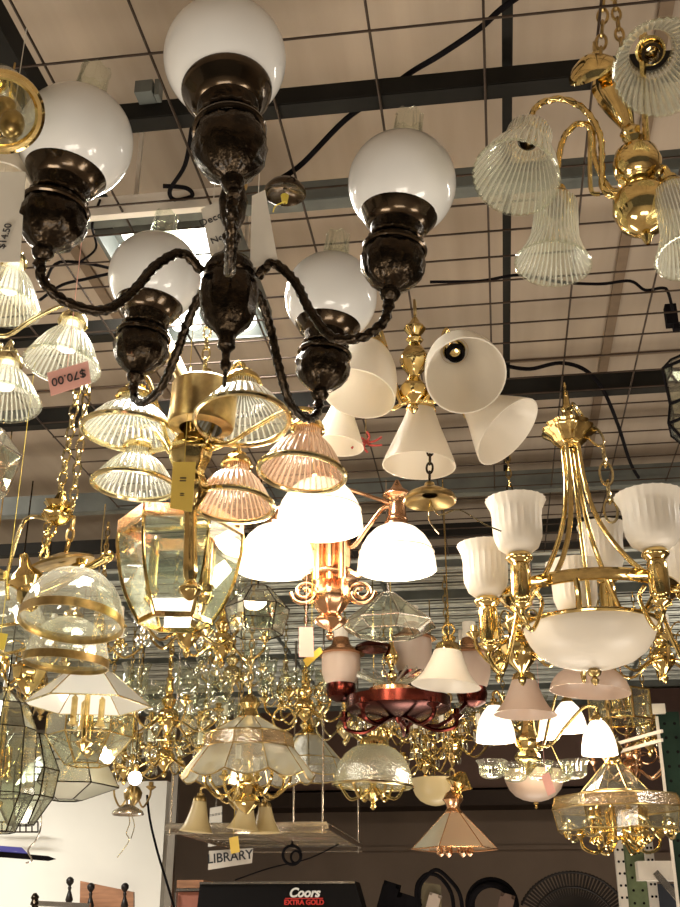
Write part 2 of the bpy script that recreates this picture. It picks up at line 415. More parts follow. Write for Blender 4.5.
# seams of the ceiling boards
bm = B()
for px in (628, 60):
    A = PZ(px, 225, 3.695); box(bm, (A.x, 5.5, 3.692), (.035, 13, .012))
solo('trim_11', bm, mat('seam_batten', (.20, .14, .09), .8), kind='structure', smooth=False)
bm = B()
for k in range(9): box(bm, (0, 1.5 + k * 1.22, 3.694), (14, .012, .01))
solo('trim_12', bm, MATS['seam_batten'], kind='structure', smooth=False)

# hanging wire grid
g = thing('wire_grid', 'rusty welded wire grid hung flat under the tan ceiling, carrying the chandeliers', 'wire grid', PZ(340, 200, GZ))
bm = B()
X0 = PZ(10, 0, GZ).x; X4 = PZ(483, 0, GZ).x; sp = (X4 - X0) / 4
xs = [X0 + sp * k for k in range(-3, 14)]
for x in xs: tube(bm, [(x, .9, GZ), (x, PZ(340, 560, GZ).y, GZ)], .0028, 5, 1)
ya = PZ(484, 230, GZ).y; yb = PZ(484, 343, GZ).y; dy = (yb - ya) / 5
yl = [PZ(300, 38, GZ).y, PZ(100, 55, GZ).y - dy * .02]
y = ya - 2 * dy
Ys = []
while y < PZ(340, 562, GZ).y - .03: Ys.append(y); y += dy
Ys = [PZ(300, 36, GZ).y] + Ys
for y in Ys: tube(bm, [(xs[0], y, GZ - .005), (xs[-1], y, GZ - .005)], .0026, 5, 1)
part('wire_mesh', bm, WIRE, g)

# wire deck shelf further back
g = thing('wire_deck', 'long grey wire shelf deck hanging overhead beyond the row of lit lamps', 'wire shelf', PZ(340, 600, GZ))
bm = B(); Ya = PZ(340, 562, GZ).y; Yb = PZ(340, 705, GZ).y
k = 0; y = Ya
while y < Yb:
    tube(bm, [(-3.2, y, GZ), (2.9, y, GZ)], .0045 if k % 3 else .012, 6, 1); y += .05; k += 1
part('cross_wires', bm, WIREG, g, stuff=True)
bm = B()
for k in range(10): x = -3.2 + k * .68; bar(bm, (x, Ya, GZ - .01), (x, Yb, GZ - .01), .012, .02)
for y in (Ya, (Ya + Yb) / 2, Yb, Ya + .5, Yb - .6): bar(bm, (-3.2, y, GZ - .02), (2.9, y, GZ - .02), .012, .045)
part('rails', bm, STEELT, g, smooth=False)

for k in range(8):  # dark strips added over the deck for the black gaps between wires
    y = Ya + .12 + k * (Yb - Ya) / 8; bm = B(); box(bm, (-.15, y, GZ + .05), (6.0, .09 + .05 * (k % 2), .05)); solo('dark_gap_strip', bm, mat('dark_gap_strip_%d' % k, (.02, .018, .016), .6, 0, .3, 6), 'dark strip added across the overhead wire deck for its shaded gaps', 'shade strip', 'dark strips added as shaded gaps on the overhead wire deck', smooth=False)

# fluorescent fixture behind the globe chandelier
zf = GZ + .16
A = PZ(108, 230, zf); Bq = PZ(212, 216, zf); E = PZ(160, 340, zf)
g = thing('fluorescent_fixture', 'white strip light fixture with glowing tubes above the bronze globe chandelier', 'light fixture', ((A.x + Bq.x) / 2, A.y, zf))
x0, x1, y0, y1 = A.x, Bq.x, A.y, E.y
bm = B(); box(bm, ((x0 + x1) / 2, (y0 + y1) / 2, zf + .07), (x1 - x0 + .06, y1 - y0, .02))
box(bm, (x0 - .03, (y0 + y1) / 2, zf + .03), (.01, y1 - y0, .09)); box(bm, (x1 + .03, (y0 + y1) / 2, zf + .03), (.01, y1 - y0, .09))
box(bm, ((x0 + x1) / 2, y0, zf + .03), (x1 - x0 + .06, .01, .09)); box(bm, ((x0 + x1) / 2, y1, zf + .03), (x1 - x0 + .06, .01, .09))
part('housing', bm, STEELT, g, smooth=False)
for q in (.13, .3, .58, .85):
    bm = B(); x = x0 + (x1 - x0) * q; tube(bm, [(x, y0 + .03, zf + .03), (x, y1 - .03, zf + .03)], .022 + .016 * (q > .5), 14, 1); part('tube', bm, TUBE, g)
bm = B(); bar(bm, (x0 + .03, y0 + .1, zf + .08), (x0 + .03, y0 + .1, 3.7), .01, .01, V(0, 1, 0)); bar(bm, (x1 - .03, y1 - .1, zf + .08), (x1 - .03, y1 - .1, 3.7), .01, .01, V(0, 1, 0)); part('hanger', bm, WHITEP, g, smooth=False)
area('strip_light', ((x0 + x1) / 2, (y0 + y1) / 2, zf - .01), (0, 0, 0), x1 - x0, y1 - y0, 18, (1, .95, .85))

# ------------------------------------------------------------ bronze chandelier with opal globes
LAMPS = [((75.5, 141), 57, (40, 262)), ((225, 59), 61, (233, 193)), ((402, 184), 54, (389, 303)), ((155, 277), 46, (134, 385)), ((331, 297), 46, (319, 402))]
GR = .1
gl = [P(c[0], c[1], F * GR / r) for c, r, b in LAMPS]
cen = sum(gl, Vector()) / 5
cb = PY(229, 290, cen.y)
A0 = thing('globe_chandelier', 'dark bronze five-arm chandelier with white glass globes hanging nearest, upper left', 'chandelier', V(cb.x, cb.y, GZ))
s = cb.z
bm = B()
lathe(bm, [(0.0033, -.17), (0.0082, -.165), (0.0107, -.155), (0.0066, -.145), (0.0082, -.13), (0.0164, -.12), (0.0148, -.105), (0.0213, -.09), (0.0410, -.07), (0.0508, -.045), (0.0541, -.015), (0.0525, .01), (0.0451, .025), (0.0492, .032), (0.0476, .045), (0.0394, .06), (0.0246, .072), (0.0148, .085), (0.0115, .1)], cb, UP, 40,
      lambda r, h, t, i: (r * (1 + (.035 * math.cos(10 * t) if -.08 < h < .03 else 0)), h))
part('body', bm, BRONZE, A0)
bm = B(); st = cb + V(0, 0, .1)
lathe(bm, [(.013, 0), (.02, .015), (.012, .03), (.024, .06), (.028, .10), (.02, .14), (.012, .17), (.02, .18), (.011, .20), (.009, GZ - st.z - .02)], st, UP, 24)
part('stem', bm, BRONZE, A0)
bm = B(); ring(bm, cb + V(0, 0, -.185), .013, .0035, V(1, .3, 0), 16, 6); part('ring', bm, BRONZE, A0)
bm = B(); chain(bm, cb + V(.02, 0, .2), V(cb.x, cb.y, GZ), .03, .003); part('chain', bm, BRASSD, A0)
for i, (c, r, b) in enumerate(LAMPS):
    G = gl[i]; bp = PY(b[0], b[1], G.y + (.0 if i != 1 else -.03)); ax = (G - bp); L = ax.length; u = ax.normalized()
    k = L / .27
    # arm
    h = V(bp.x - cb.x, bp.y - cb.y, 0); R = h.length; hd = h.normalized(); low = bp.z
    pr = [(.055 / R, cb.z + .02), (.28, cb.z + .045), (.42, cb.z + .0), (.52, (cb.z + low) / 2 - .03), (.66, low - .055), (.84, low - .062), (.97, low - .035), (1., low + .004)]
    pts = [V(cb.x, cb.y, 0) + hd * (R * q) + V(0, 0, z) for q, z in pr]
    bm = B(); tube(bm, pts, .0085, 12, 9, rope=330); part('arm', bm, BRONZE, A0)
    bm = B()
    lathe(bm, [(q * .96, z * k) for q, z in [(.004, -.012), (.012, -.008), (.009, .004), (.016, .010), (.020, .02), (.015, .028), (.03, .036), (.048, .052), (.058, .072), (.061, .092), (.057, .108), (.05, .118), (.056, .122), (.052, .13), (.044, .136), (.044, .15), (.05, .158), (.052, .175)]], bp, u, 48,
          lambda r, h, t, j: (r * (1 + (.06 * math.cos(9 * t + 90 * abs(h - .08)) * math.cos(4 * t + 50 * h) if .03 < h < .12 else 0)), h))
    f = part('oil_font', bm, BRONZE, A0)
    bm = B(); ring(bm, bp + u * .119 * k, .054, .005, u, 40, 8); ring(bm, bp + u * .14 * k, .046, .004, u, 40, 8, lambda t: 1 + .03 * math.cos(20 * t)); part('beaded_band', bm, BRONZER, f)
    hb = (G - bp).length
    bm = B(); lathe(bm, [(.046, .165 * k), (.052, .168 * k), (.060, .176 * k), (.064, .184 * k), (.070, .192 * k), (.073, .202 * k), (.071, .207 * k), (.067, .203 * k), (.056, .18 * k)], bp, u, 48)
    part('globe_gallery', bm, BRONZER, A0)
    bm = B(); prf = []
    for j in range(25):
        t = -PI / 2 + .62 + (PI - .62 - .42) * j / 24; prf.append((GR * math.cos(t), GR * math.sin(t)))
    prf = prf + [(q - .003, z) for q, z in prf[::-1]]
    lathe(bm, prf, G, u, 56); part('glass_globe', bm, OPAL, A0)
    bm = B(); lathe(bm, [(.02, .02), (.026, .07), (.03, .095), (.0285, .12), (.026, .15), (.0275, .158), (.025, .157), (.024, .15), (.0265, .12), (.028, .095), (.024, .07)], G, u, 28,
                    lambda r, h, t, j: (r, h + (.004 * math.cos(6 * t) if h > .152 else 0))); part('glass_chimney', bm, CLEAR, A0)

# paper signs hung on it
def card(name, px, Y, m, label, cat='tag', txt=None, tsize=.02, th=.0012, tm=None, twopart=True, tilt=0, py_top=None):
    pts = [PY(x, y, Y + tilt * k) for k, (x, y) in enumerate(px)]
    c = sum(pts, Vector()) / 4; t = thing(name, label, cat, c)
    bm = B(); quad(bm, pts, th); part('card', bm, m, t, smooth=False)
    q_ = (pts[0] + pts[1]) / 2; bm = B(); tube(bm, [q_ - V(0, 0, .004), V(q_.x, q_.y, (GZ if py_top is None else py_top))], .0008, 5, 1); part('string', bm, m, t)
    if txt:
        r = pts[1] - pts[0]; u = pts[0] - pts[3]; n = r.cross(u).normalized()
        if n.y > 0: n = -n
        for k, (s_, dx, dy, sz) in enumerate(txt):
            o = text(s_, c + r * dx + u * dy + n * (th * .5 + .0008), r, u, sz, tm or INK, t)
    return t
ya = cb.y - .03
card('paper_sign', [(201, 209), (226, 198), (231, 258), (213, 268)], ya + .05, CARD, 'cream paper sign with handwriting hung on the left of the bronze chandelier stem', 'sign', [('Decor', -.05, .25, .022), ('Not', 0, -.1, .02)])
card('paper_sign', [(252, 196), (265, 190), (278, 262), (250, 268)], ya + .02, CARD, 'blank cream paper sign right of the bronze chandelier stem', 'sign')

# ------------------------------------------------------------ shared builders for the shaded fixtures
def holder(bm, T, back, r=.016, L=.03):
    lathe(bm, [(r * .4, L), (r * .7, L * .9), (r * .6, L * .6), (r * 1.1, L * .4), (r * 1.25, L * .1), (r * 1.3, -.006), (r * 1.1, -.008)], T, back, 24)
def shaded_arm(t, hub, T, R, wr, kind, m, metal, style='over', lift=.05, ar=.006, flute=0, famp=.03, rim=0, rimm=None, blb=None, scallop=0, samp=.03, rope=0, th=.003, hr=None, armpts=None, inner=None, seg=40):
    T, R, hub = Vector(T), Vector(R), Vector(hub); back = (T - R).normalized(); d = T - hub; hz = V(d.x, d.y, 0)
    top = T + back * .03
    if armpts: pts = armpts
    elif style == 'over':
        pts = [hub, hub + hz * .3 + V(0, 0, -.02), hub + hz * .55 + V(0, 0, d.z * .5 + lift * .3), hub + hz * .82 + V(0, 0, d.z + lift), top + back * .02, top]
    elif style == 'under':
        pts = [hub, hub + hz * .3 + V(0, 0, -.02 + lift * .3), hub + hz * .6 + V(0, 0, min(0, d.z) - lift), hub + hz * .9 + V(0, 0, d.z - lift * 1.1), top + back * .02, top]
    else: pts = [hub, hub + d * .5 + V(0, 0, lift), top]
    bm = B(); tube(bm, pts, ar, 10, 7, rope=rope); part('arm', bm, metal, t)
    bm = B(); holder(bm, T, back, hr or wr * .32); part('shade_holder', bm, metal, t)
    bm = B(); shade(bm, T, R, wr, kind, th, seg, flute, famp, scallop, samp); sh = part('lamp_shade', bm, m, t)
    if rim:
        bm = B(); rimring(bm, T, R, wr * 1.01, rim); part('rim', bm, rimm or metal, sh)
    if blb is not None:
        bm = B(); bulb(bm, T, -back, (R - T).length * .7, wr * .3); part('bulb', bm, blb, sh)
    if inner:
        bm = B(); lathe(bm, [(wr * .2, .004), (wr * .22, .01), (wr * .24, .03), (wr * .17, .035), (wr * .16, .01)], T, -back, 20); part('socket', bm, inner, sh)
    return sh
def hang(t, top, metal=BRASSD, link=.03, wr=.0028, upto=GZ, to=None):
    bm = B(); top = Vector(top); chain(bm, top, to if to is not None else V(top.x, top.y, upto), link, wr); part('chain', bm, metal, t)
def rim_at(px, py, Y): return PY(px, py, Y)
def px2m(n, Y, px=340, py=450): return n * proj(PY(px, py, Y))[2] / F

# ------------------------------------------------------------ B: polished brass chandelier, upper right
Yb = P(640, 200, 1.85).y
b = P(643, 207, 1.85)
t = thing('brass_chandelier', 'polished brass chandelier with ribbed clear bell shades at the upper right corner', 'chandelier', V(b.x, b.y, GZ))
bm = B()
lathe(bm, [(.003, -.075), (.006, -.07), (.01, -.06), (.004, -.054), (.02, -.05), (.040, -.036), (.051, -.008), (.049, .016), (.036, .034), (.022, .042), (.03, .046), (.036, .052), (.03, .058), (.036, .064), (.04, .072), (.042, .09), (.036, .112), (.022, .125), (.013, .133), (.018, .142), (.013, .15)], b, UP, 40)
part('body', bm, BRASS, t)
bm = B(); tp = b + V(-.045, .02, .36)
column(bm, b + V(0, 0, .14), tp, [(0, .012), (.08, .018), (.14, .011), (.25, .016), (.45, .026), (.6, .03), (.72, .02), (.8, .012), (.86, .02), (.92, .011), (1, .008)], 24, .12)
part('stem', bm, BRASS, t)
bm = B(); q = PY(590, 66, Yb - .01); lathe(bm, [(.003, .02), (.012, .018), (.03, .008), (.042, -.004), (.045, -.012), (.041, -.012), (.025, 0), (.004, .006)], q, V(-.35, -.75, .45), 32); part('canopy_cup', bm, BRASS, t)
hang(t, tp, BRASSD, .032, .003)
bm = B(); a0 = PY(600, 62, Yb - .02); chain(bm, a0, PY(606, -40, Yb - .02), .036, .003); chain(bm, PY(622, 50, Yb + .02), PY(608, -40, Yb + .02), .03, .003); part('chain', bm, BRASSD, t)
for (T, R, wr, dT, dR) in [((530, 133), (516, 178), 43, -.02, -.07), ((557, 200), (553, 264), 37, .06, .05), ((650, 50), (662, 68), 47, -.04, -.13), ((672, 190), (692, 256), 36, -.03, -.05), ((640, 165), (640, 205), 20, .22, .24)][:4]:
    Tp = PY(*T, Yb + dT); Rp = PY(*R, Yb + dR); r = px2m(wr, Yb + dR, *R)
    ap = None
    if R[0] == 516: ap = [b + V(0, 0, .05), PY(622, 196, Yb), PY(604, 190, Yb), PY(602, 165, Yb), PY(600, 135, Yb), PY(585, 110, Yb), PY(562, 99, Yb), PY(540, 104, Yb), PY(531, 118, Yb - .01), Tp]
    if R[0] == 553: ap = [b + V(0, 0, .05), PY(612, 190, Yb + .05), PY(595, 160, Yb + .06), PY(592, 130, Yb + .06), PY(578, 124, Yb + .06), PY(563, 140, Yb + .06), PY(557, 175, Yb + .06), Tp]
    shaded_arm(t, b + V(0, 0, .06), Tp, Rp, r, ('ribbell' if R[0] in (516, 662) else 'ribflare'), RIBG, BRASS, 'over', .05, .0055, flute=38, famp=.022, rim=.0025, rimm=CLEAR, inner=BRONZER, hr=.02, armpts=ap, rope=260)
    q = Rp + (Tp - Rp) * .02
for k, (T) in enumerate([(590, 135), (606, 205)]):
    pass
bm = B(); tube(bm, [PY(590, 132, Yb), PY(590, 175, Yb), PY(592, 192, Yb), PY(600, 194, Yb)], .004, 8, 5); part('brass_hook', bm, BRASS, t)

# ------------------------------------------------------------ C: brass chandelier with white bell shades
Yc = P(415, 370, 2.75).y
c = PY(413, 395, Yc)
t = thing('white_shade_chandelier', 'brass chandelier with tilted frosted white bell shades right of the globe chandelier', 'chandelier', V(c.x, c.y, GZ))
bm = B()
top = PY(415, 318, Yc); L = top.z - c.z
column(bm, c - V(0, 0, .05), top, [(0, .004), (.05, .012), (.1, .008), (.16, .03), (.24, .036), (.32, .022), (.37, .014), (.42, .02), (.47, .03), (.55, .036), (.63, .03), (.72, .014), (.76, .022), (.8, .014), (.88, .028), (.92, .018), (1, .006)], 28, .05)
part('column', bm, BRASS, t)
hang(t, top, BRASSD, .045, .004)
hub = c + V(0, 0, .0)
for (T, R, wr, dT, dR, kd) in [((454, 350), (466, 376), 41, -.02, -.14, 'round'), ((474, 404), (508, 432), 41, .02, .0, 'cone'), ((421, 408), (419, 466), 37, .08, .08, 'cone'), ((372, 346), (358, 394), 38, -.02, -.06, 'round'), ((342, 404), (337, 446), 27, .10, .10, 'cone')]:
    Tp = PY(*T, Yc + dT); Rp = PY(*R, Yc + dR); r = px2m(wr, Yc + dR, *R)
    shaded_arm(t, hub, Tp, Rp, r, kd, FROST, BRASS, 'over', .06, .006, inner=BLACK)
# its pull chain and plate below
c2 = PY(430, 500, Yc + .1)
t2 = thing('ceiling_canopy_plate', 'dark brass ceiling plate dangling on a chain below the white bell shades', 'ceiling plate', c2)
bm = B(); lathe(bm, [(.004, .05), (.012, .045), (.015, .035), (.03, .028), (.06, .012), (.066, 0), (.064, -.006), (.058, 0), (.02, .012)], c2, UP, 40); part('plate', bm, BRASSD, t2)
bm = B(); chain(bm, c2 + V(0, 0, .05), PY(431, 412, Yc + .1), .03, .003); part('chain', bm, BRONZE, t2)
bm = B(); tube(bm, [c2, c2 + V(.02, 0, -.04), c2 + V(.07, 0, -.03), c2 + V(.13, 0, -.07), c2 + V(.17, 0, -.09)], .0018, 5, 5); tube(bm, [c2, c2 + V(-.005, 0, -.05), c2 + V(.02, 0, -.09)], .0018, 5, 5); part('cable', bm, BRASS2, t2)

# ------------------------------------------------------------ D: brass bowl chandelier with tulip shades
Yd = P(580, 500, 3.15).y
cr = PY(569, 434, Yd)
t = thing('bowl_chandelier', 'large bright brass chandelier with fluted cream tulip shades and frosted bowl at right', 'chandelier', V(cr.x, cr.y, GZ))
bm = B()
lathe(bm, [(.01, -.045), (.03, -.04), (.045, -.028), (.055, -.012), (.075, 0), (.08, .01), (.072, .016), (.06, .02), (.066, .03), (.05, .04), (.02, .048), (.015, .07), (.02, .08), (.012, .095), (.008, .14)], cr, UP, 40, lambda r, h, t, i: (r * (1 + (.05 * math.cos(9 * t) if r > .04 else 0)), h))
part('crown', bm, BRASS, t)
rc = PY(590, 606, Yd); rr = px2m(88, Yd, 590, 606)
bm = B(); lathe(bm, [(rr * .88, .010), (rr * .95, .016), (rr * .99, .024), (rr * 1.01, .03), (rr * 1.0, .036), (rr * .93, .026), (rr * .88, .018), (rr * .88, .010)], rc, UP, 64); part('bowl_ring', bm, BRASS, t)
wb = px2m(66, Yd, 590, 640); bc = PY(590, 627, Yd); bb = PY(594, 677, Yd - .04); bb = V(bc.x, bc.y, bc.z - .115)
bm = B(); shade(bm, bb, bc, wb, 'bowl', .004, 64); part('glass_bowl', bm, FROST, t)
bm = B(); lathe(bm, [(.003, -.045), (.008, -.04), (.012, -.03), (.006, -.024), (.016, -.018), (.02, -.008), (.012, 0)], bb, UP, 20); part('finial', bm, BRASSD, t)
for k in range(6):
    a = k * PI / 3 + .3; d = V(math.cos(a), math.sin(a), 0); bm = B(); tube(bm, [rc + d * rr * .92 + V(0, 0, .02), rc + d * rr * .85 + V(0, 0, -.02), V(bc.x, bc.y, bc.z + .004) + d * wb * 1.0], .008, 8, 4); part('strap', bm, BRASS, t)
bm = B(); ring(bm, bc + V(0, 0, .002), wb * 1.01, .006, UP, 56, 8); part('bowl_band', bm, BRASS, t)
for k in range(4):
    a = PI / 4 + k * PI / 2 + .25; d = V(math.cos(a), math.sin(a), 0); H = cr.z - rc.z
    bm = B(); o = V((cr.x + rc.x) / 2, rc.y, 0) * 0
    base = V(rc.x, rc.y, rc.z); topc = V(cr.x, cr.y, cr.z - .03)
    pts = [topc + d * .025, topc.lerp(base, .25) + d * .03, topc.lerp(base, .5) + d * .055, topc.lerp(base, .75) + d * .12, topc.lerp(base, .95) + d * .21, base + d * .26]
    tube(bm, pts, .0075, 10, 7); part('curved_rod', bm, BRASS, t)
bm = B(); tube(bm, [topc, rc], .006, 10, 1); part('centre_rod', bm, BRASS, t)
for (bx, by, tx, ty, wr, dy, hy) in [(487, 598, 484, 537, 27, -.05, 648), (519, 554, 517, 492, 30, -.20, 600), (655, 550, 650, 487, 34, -.22, 600), (577, 615, 575, 555, 27, .26, 640), (606, 575, 604, 518, 24, .30, 620), (688, 590, 684, 530, 28, 0, 640)]:
    Tp = PY(bx, by, Yd + dy); Rp = PY(tx, ty, Yd + dy); Rp = Tp + V(0, 0, (Rp - Tp).length * .86); r = px2m(wr, Yd + dy, tx, ty)
    d = V(Tp.x - rc.x, Tp.y - rc.y, 0); bt = PY(bx + (2 if bx > 590 else 2), hy, Yd + dy)
    bt = V(Tp.x, Tp.y, Tp.z - .15)
    pts = [rc + d.normalized() * rr * .9, rc + d * .72 + V(0, 0, -.03), V(Tp.x, Tp.y, bt.z - .05) - d * .12, bt - V(0, 0, .02), bt]
    bm = B(); tube(bm, pts, .006, 10, 7); part('arm', bm, BRASS, t)
    bm = B(); column(bm, bt, Tp, [(0, .008), (.05, .02), (.1, .026), (.14, .018), (.2, .022), (.26, .026), (.75, .026), (.8, .02), (.86, .03), (.92, .036), (1, .03)], 24); part('candle_holder', bm, BRASS, t)
    bm = B(); shade(bm, Tp, Rp, r, 'tulip', .004, 48, flute=24, famp=.02); part('lamp_shade', bm, FROST, t)
hang(t, cr + V(0, 0, .13), BRASS, .05, .004)
bm = B(); h0 = PY(571, 402, Yd); chain(bm, h0, PY(603, 447, Yd), .075, .004); chain(bm, PY(603, 447, Yd), PY(612, 520, Yd - .02), .075, .004); part('chain', bm, BRASS2, t)

# ------------------------------------------------------------ E: brass chandelier with gold-rimmed ribbed shades
Ye = P(190, 450, 2.6).y
hub = PY(190, 440, Ye)
t = thing('ribbed_dome_chandelier', 'brass chandelier with gold-rimmed ribbed glass dome shades below the globe chandelier', 'chandelier', V(hub.x, hub.y, GZ))
bm = B(); d0 = PY(203, 408, Ye - .05)
lathe(bm, [(.05, -.055), (.075, -.05), (.078, -.04), (.078, .055), (.07, .062), (.02, .07), (.012, .1)], d0, V(.05, 0, 1), 40); part('drum', bm, BRASSD, t)
bm = B(); column(bm, PY(190, 600, Ye), hub + V(0, 0, .04), [(0, .006), (.03, .02), (.06, .026), (.1, .012), (.15, .016), (.4, .014), (.5, .016), (.55, .03), (.62, .042), (.7, .03), (.78, .045), (.86, .05), (.93, .03), (1, .02)], 28, .06); part('column', bm, BRASS, t)
hang(t, d0 + V(0, 0, .1), BRASS2, .035, .003)
bm = B(); tube(bm, [PY(160, 330, Ye + .1), PY(192, 398, Ye)], .018, 16, 1); part('tube_arm', bm, BRASSD, t)
for (T, R, wr, dT, dR, m) in [((135, 397), (130, 432), 47, .0, -.0, RIBG), ((139, 448), (134, 485), 41, .12, .12, RIBG), ((243, 382), (242, 420), 47, -.06, -.075, RIBG), ((237, 464), (233, 505), 40, .1, .09, RIBP), ((308, 428), (302, 473), 43, -.02, -.03, RIBP)]:
    Tp = PY(*T, Ye + dT); r = px2m(wr, Ye + dR, *R); Rp = PY(*R, Ye + dR); Tp = Rp + (Tp - Rp).normalized() * (Tp - Rp).length
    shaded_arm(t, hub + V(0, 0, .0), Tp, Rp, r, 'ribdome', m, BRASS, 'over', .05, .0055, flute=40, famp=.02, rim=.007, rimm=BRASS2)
card('price_tag', [(173, 462), (196, 462), (192, 512), (170, 508)], Ye - .12, CARDO, 'yellow price tag with dark print hanging on the ribbed dome chandelier', 'tag', [('=', 0, .12, .03), ('=', 0, -.2, .02)])

# ------------------------------------------------------------ F: far left ribbed shades
Yf = P(20, 350, 2.35).y
hub = PY(-22, 330, Yf)
t = thing('ribbed_glass_chandelier', 'brass chandelier with ribbed glass shades and added glowing bulbs cut off by the left edge', 'chandelier', V(hub.x, hub.y, GZ))
bm = B(); column(bm, hub - V(0, 0, .12), hub + V(0, 0, .15), [(0, .004), (.1, .02), (.3, .03), (.5, .02), (.7, .03), (.9, .012), (1, .006)], 24); part('column', bm, BRASS, t)
hang(t, hub + V(0, 0, .14))
for (T, R, wr, dT, dR) in [((14, 262), (6, 308), 33, 0, -.01), ((73, 322), (62, 365), 37, 0, -.01), ((8, 362), (2, 402), 37, -.1, -.11)]:
    Tp = PY(*T, Yf + dT); Rp = PY(*R, Yf + dR); r = px2m(wr, Yf + dR, *R)
    shaded_arm(t, hub, Tp, Rp, r, 'ribdome', RIBG, BRASS2, 'over', .04, .005, flute=40, famp=.02, rim=.004, rimm=CLEAR, blb=FILLB)  # lit bulbs added for the fluorescent light these shades catch
card('price_tag', [(47, 373), (88, 361), (91, 383), (51, 396)], Yf - .12, CARDP, 'pink price tag reading $70.00 upside down on a ribbed shade at left', 'tag', None)
o = [x for x in bpy.data.objects if x.get('label', '').startswith('pink price tag reading')][0]
c = LOC[o.name]; a = PY(47, 373, Yf - .12); e = PY(88, 361, Yf - .12); f = PY(51, 396, Yf - .12); r_ = (e - a).normalized(); u_ = (a - f).normalized()
text('$70.00', c + r_.cross(u_) * .003, -r_, -u_, .026, INK, o)

# ------------------------------------------------------------ G: top left rimmed glass light and cards
Yg = P(12, 110, 1.75).y
R_ = PY(2, 112, Yg - .06); T_ = PY(-6, 80, Yg + .04); hub = PY(-30, 60, Yg + .05)
t = thing('brass_rimmed_light', 'clear glass light with a shiny brass rim cut off at the upper left edge', 'light fixture', V(hub.x, hub.y, GZ))
shaded_arm(t, hub, T_, R_, px2m(35, Yg, 0, 110), 'dome', CLEAR, BRASS, 'over', .03, .006, rim=.008)
bm = B(); ball(bm, PY(12, 124, Yg), .02, (1, 1, 1.3)); column(bm, PY(12, 135, Yg), PY(2, 100, Yg), [(0, .004), (.2, .016), (.5, .012), (.8, .02), (1, .008)]); part('socket_cluster', bm, BRASSD, t)
hang(t, hub, BRASSD)
t = card('price_card', [(-16, 172), (26, 172), (20, 262), (-18, 262)], Yg + .12, CARD, 'cream price card with small black writing hanging at the left edge under the brass rim', 'tag')
c = LOC[t.name]; cc = PY(4, 238, Yg + .118)
text('$14.50', PY(5, 236, Yg + .116), V(.15, 0, 1), V(-1, 0, .15), .018, INK, t)
t = thing('cream_glass_shade', 'cream glass shade at the left edge beside the left globe', 'lamp shade', PY(4, 150, Yg + .2))
bm = B(); shade(bm, PY(2, 148, Yg + .2), PY(0, 190, Yg + .15), .055, 'dome'); part('glass', bm, FROST, t)
bm = B(); tube(bm, [PY(2, 148, Yg + .2), V(PY(2, 148, Yg + .2).x, Yg + .2, GZ)], .002, 5, 1); part('wire', bm, BRASSD, t)

# ------------------------------------------------------------ H: lit chandelier with three opal domes
Yh = P(340, 560, 3.3).y
hub = PY(333, 560, Yh)
t = thing('lit_dome_chandelier', 'copper and brass chandelier with three brightly lit white dome shades in the middle', 'chandelier', V(hub.x, hub.y, GZ))
bm = B(); column(bm, PY(330, 640, Yh), PY(333, 500, Yh), [(0, .006), (.03, .012), (.06, .006), (.09, .03), (.13, .05), (.17, .03), (.22, .045), (.3, .06), (.4, .05), (.42, .085), (.46, .08), (.5, .05), (.52, .055), (.9, .055), (.95, .03), (1, .012)], 32, .04); part('column', bm, COPPER, t)
for s in (-1, 0, 1):
    a = hub + V(.018 * s * 2, -.07, 0)
    bm = B(); tube(bm, [a + V(0, 0, .12), a - V(0, 0, .08)], .012, 12, 1); part('rod', bm, COPPER, t)
for s in (-1, 1):
    o = PY(333 + 28 * s, 592, Yh - .05); pts = []
    for k in range(22):
        a = k * .55; q = .042 - .0016 * k; pts.append(o + V(s * math.cos(a) * q, 0, -math.sin(a) * q * .9))
    bm = B(); tube(bm, pts, .006, 8, 2); part('scroll', bm, COPPER, t)
for (T, R, wr, dy) in [((320, 480), (322, 534), 44, -.25), ((277, 525), (276, 574), 40, -.05), ((396, 525), (395, 576), 40, .0)]:
    Tp = PY(*T, Yh + dy); r = px2m(wr, Yh + dy, *R); Rp = V(Tp.x, Tp.y, Tp.z - r * 1.2)
    sh = shaded_arm(t, hub + V(0, 0, .06), Tp, Rp, r, 'dome', LITG, COPPER, 'over', .06, .008, th=.004, hr=.03)
    bm = B(); ring(bm, Tp.lerp(Rp, .62), r * .945, .0016, UP, 48, 6); part('seam', bm, WHITEP, sh)
    l = bpy.data.lights.new('lamp_light', 'POINT'); l.energy = 5; l.color = WARM; l.shadow_soft_size = .05
    lo = bpy.data.objects.new('lamp_light', l); COL.objects.link(lo); lo.location = Rp - V(0, 0, .03)
q = PY(398, 520, Yh)
bm = B(); column(bm, PY(397, 524, Yh), PY(397, 480, Yh), [(0, .03), (.1, .034), (.2, .028), (.55, .028), (.62, .045), (.7, .04), (.8, .02), (.9, .012), (1, .004)], 28); part('copper_cap', bm, COPPER, t)
bm = B(); tube(bm, [PY(395, 505, Yh), PY(350, 490, Yh - .05), PY(335, 490, Yh)], .006, 8, 5); part('brace', bm, COPPER, t)
hang(t, PY(333, 500, Yh), COPPER, .035, .003)

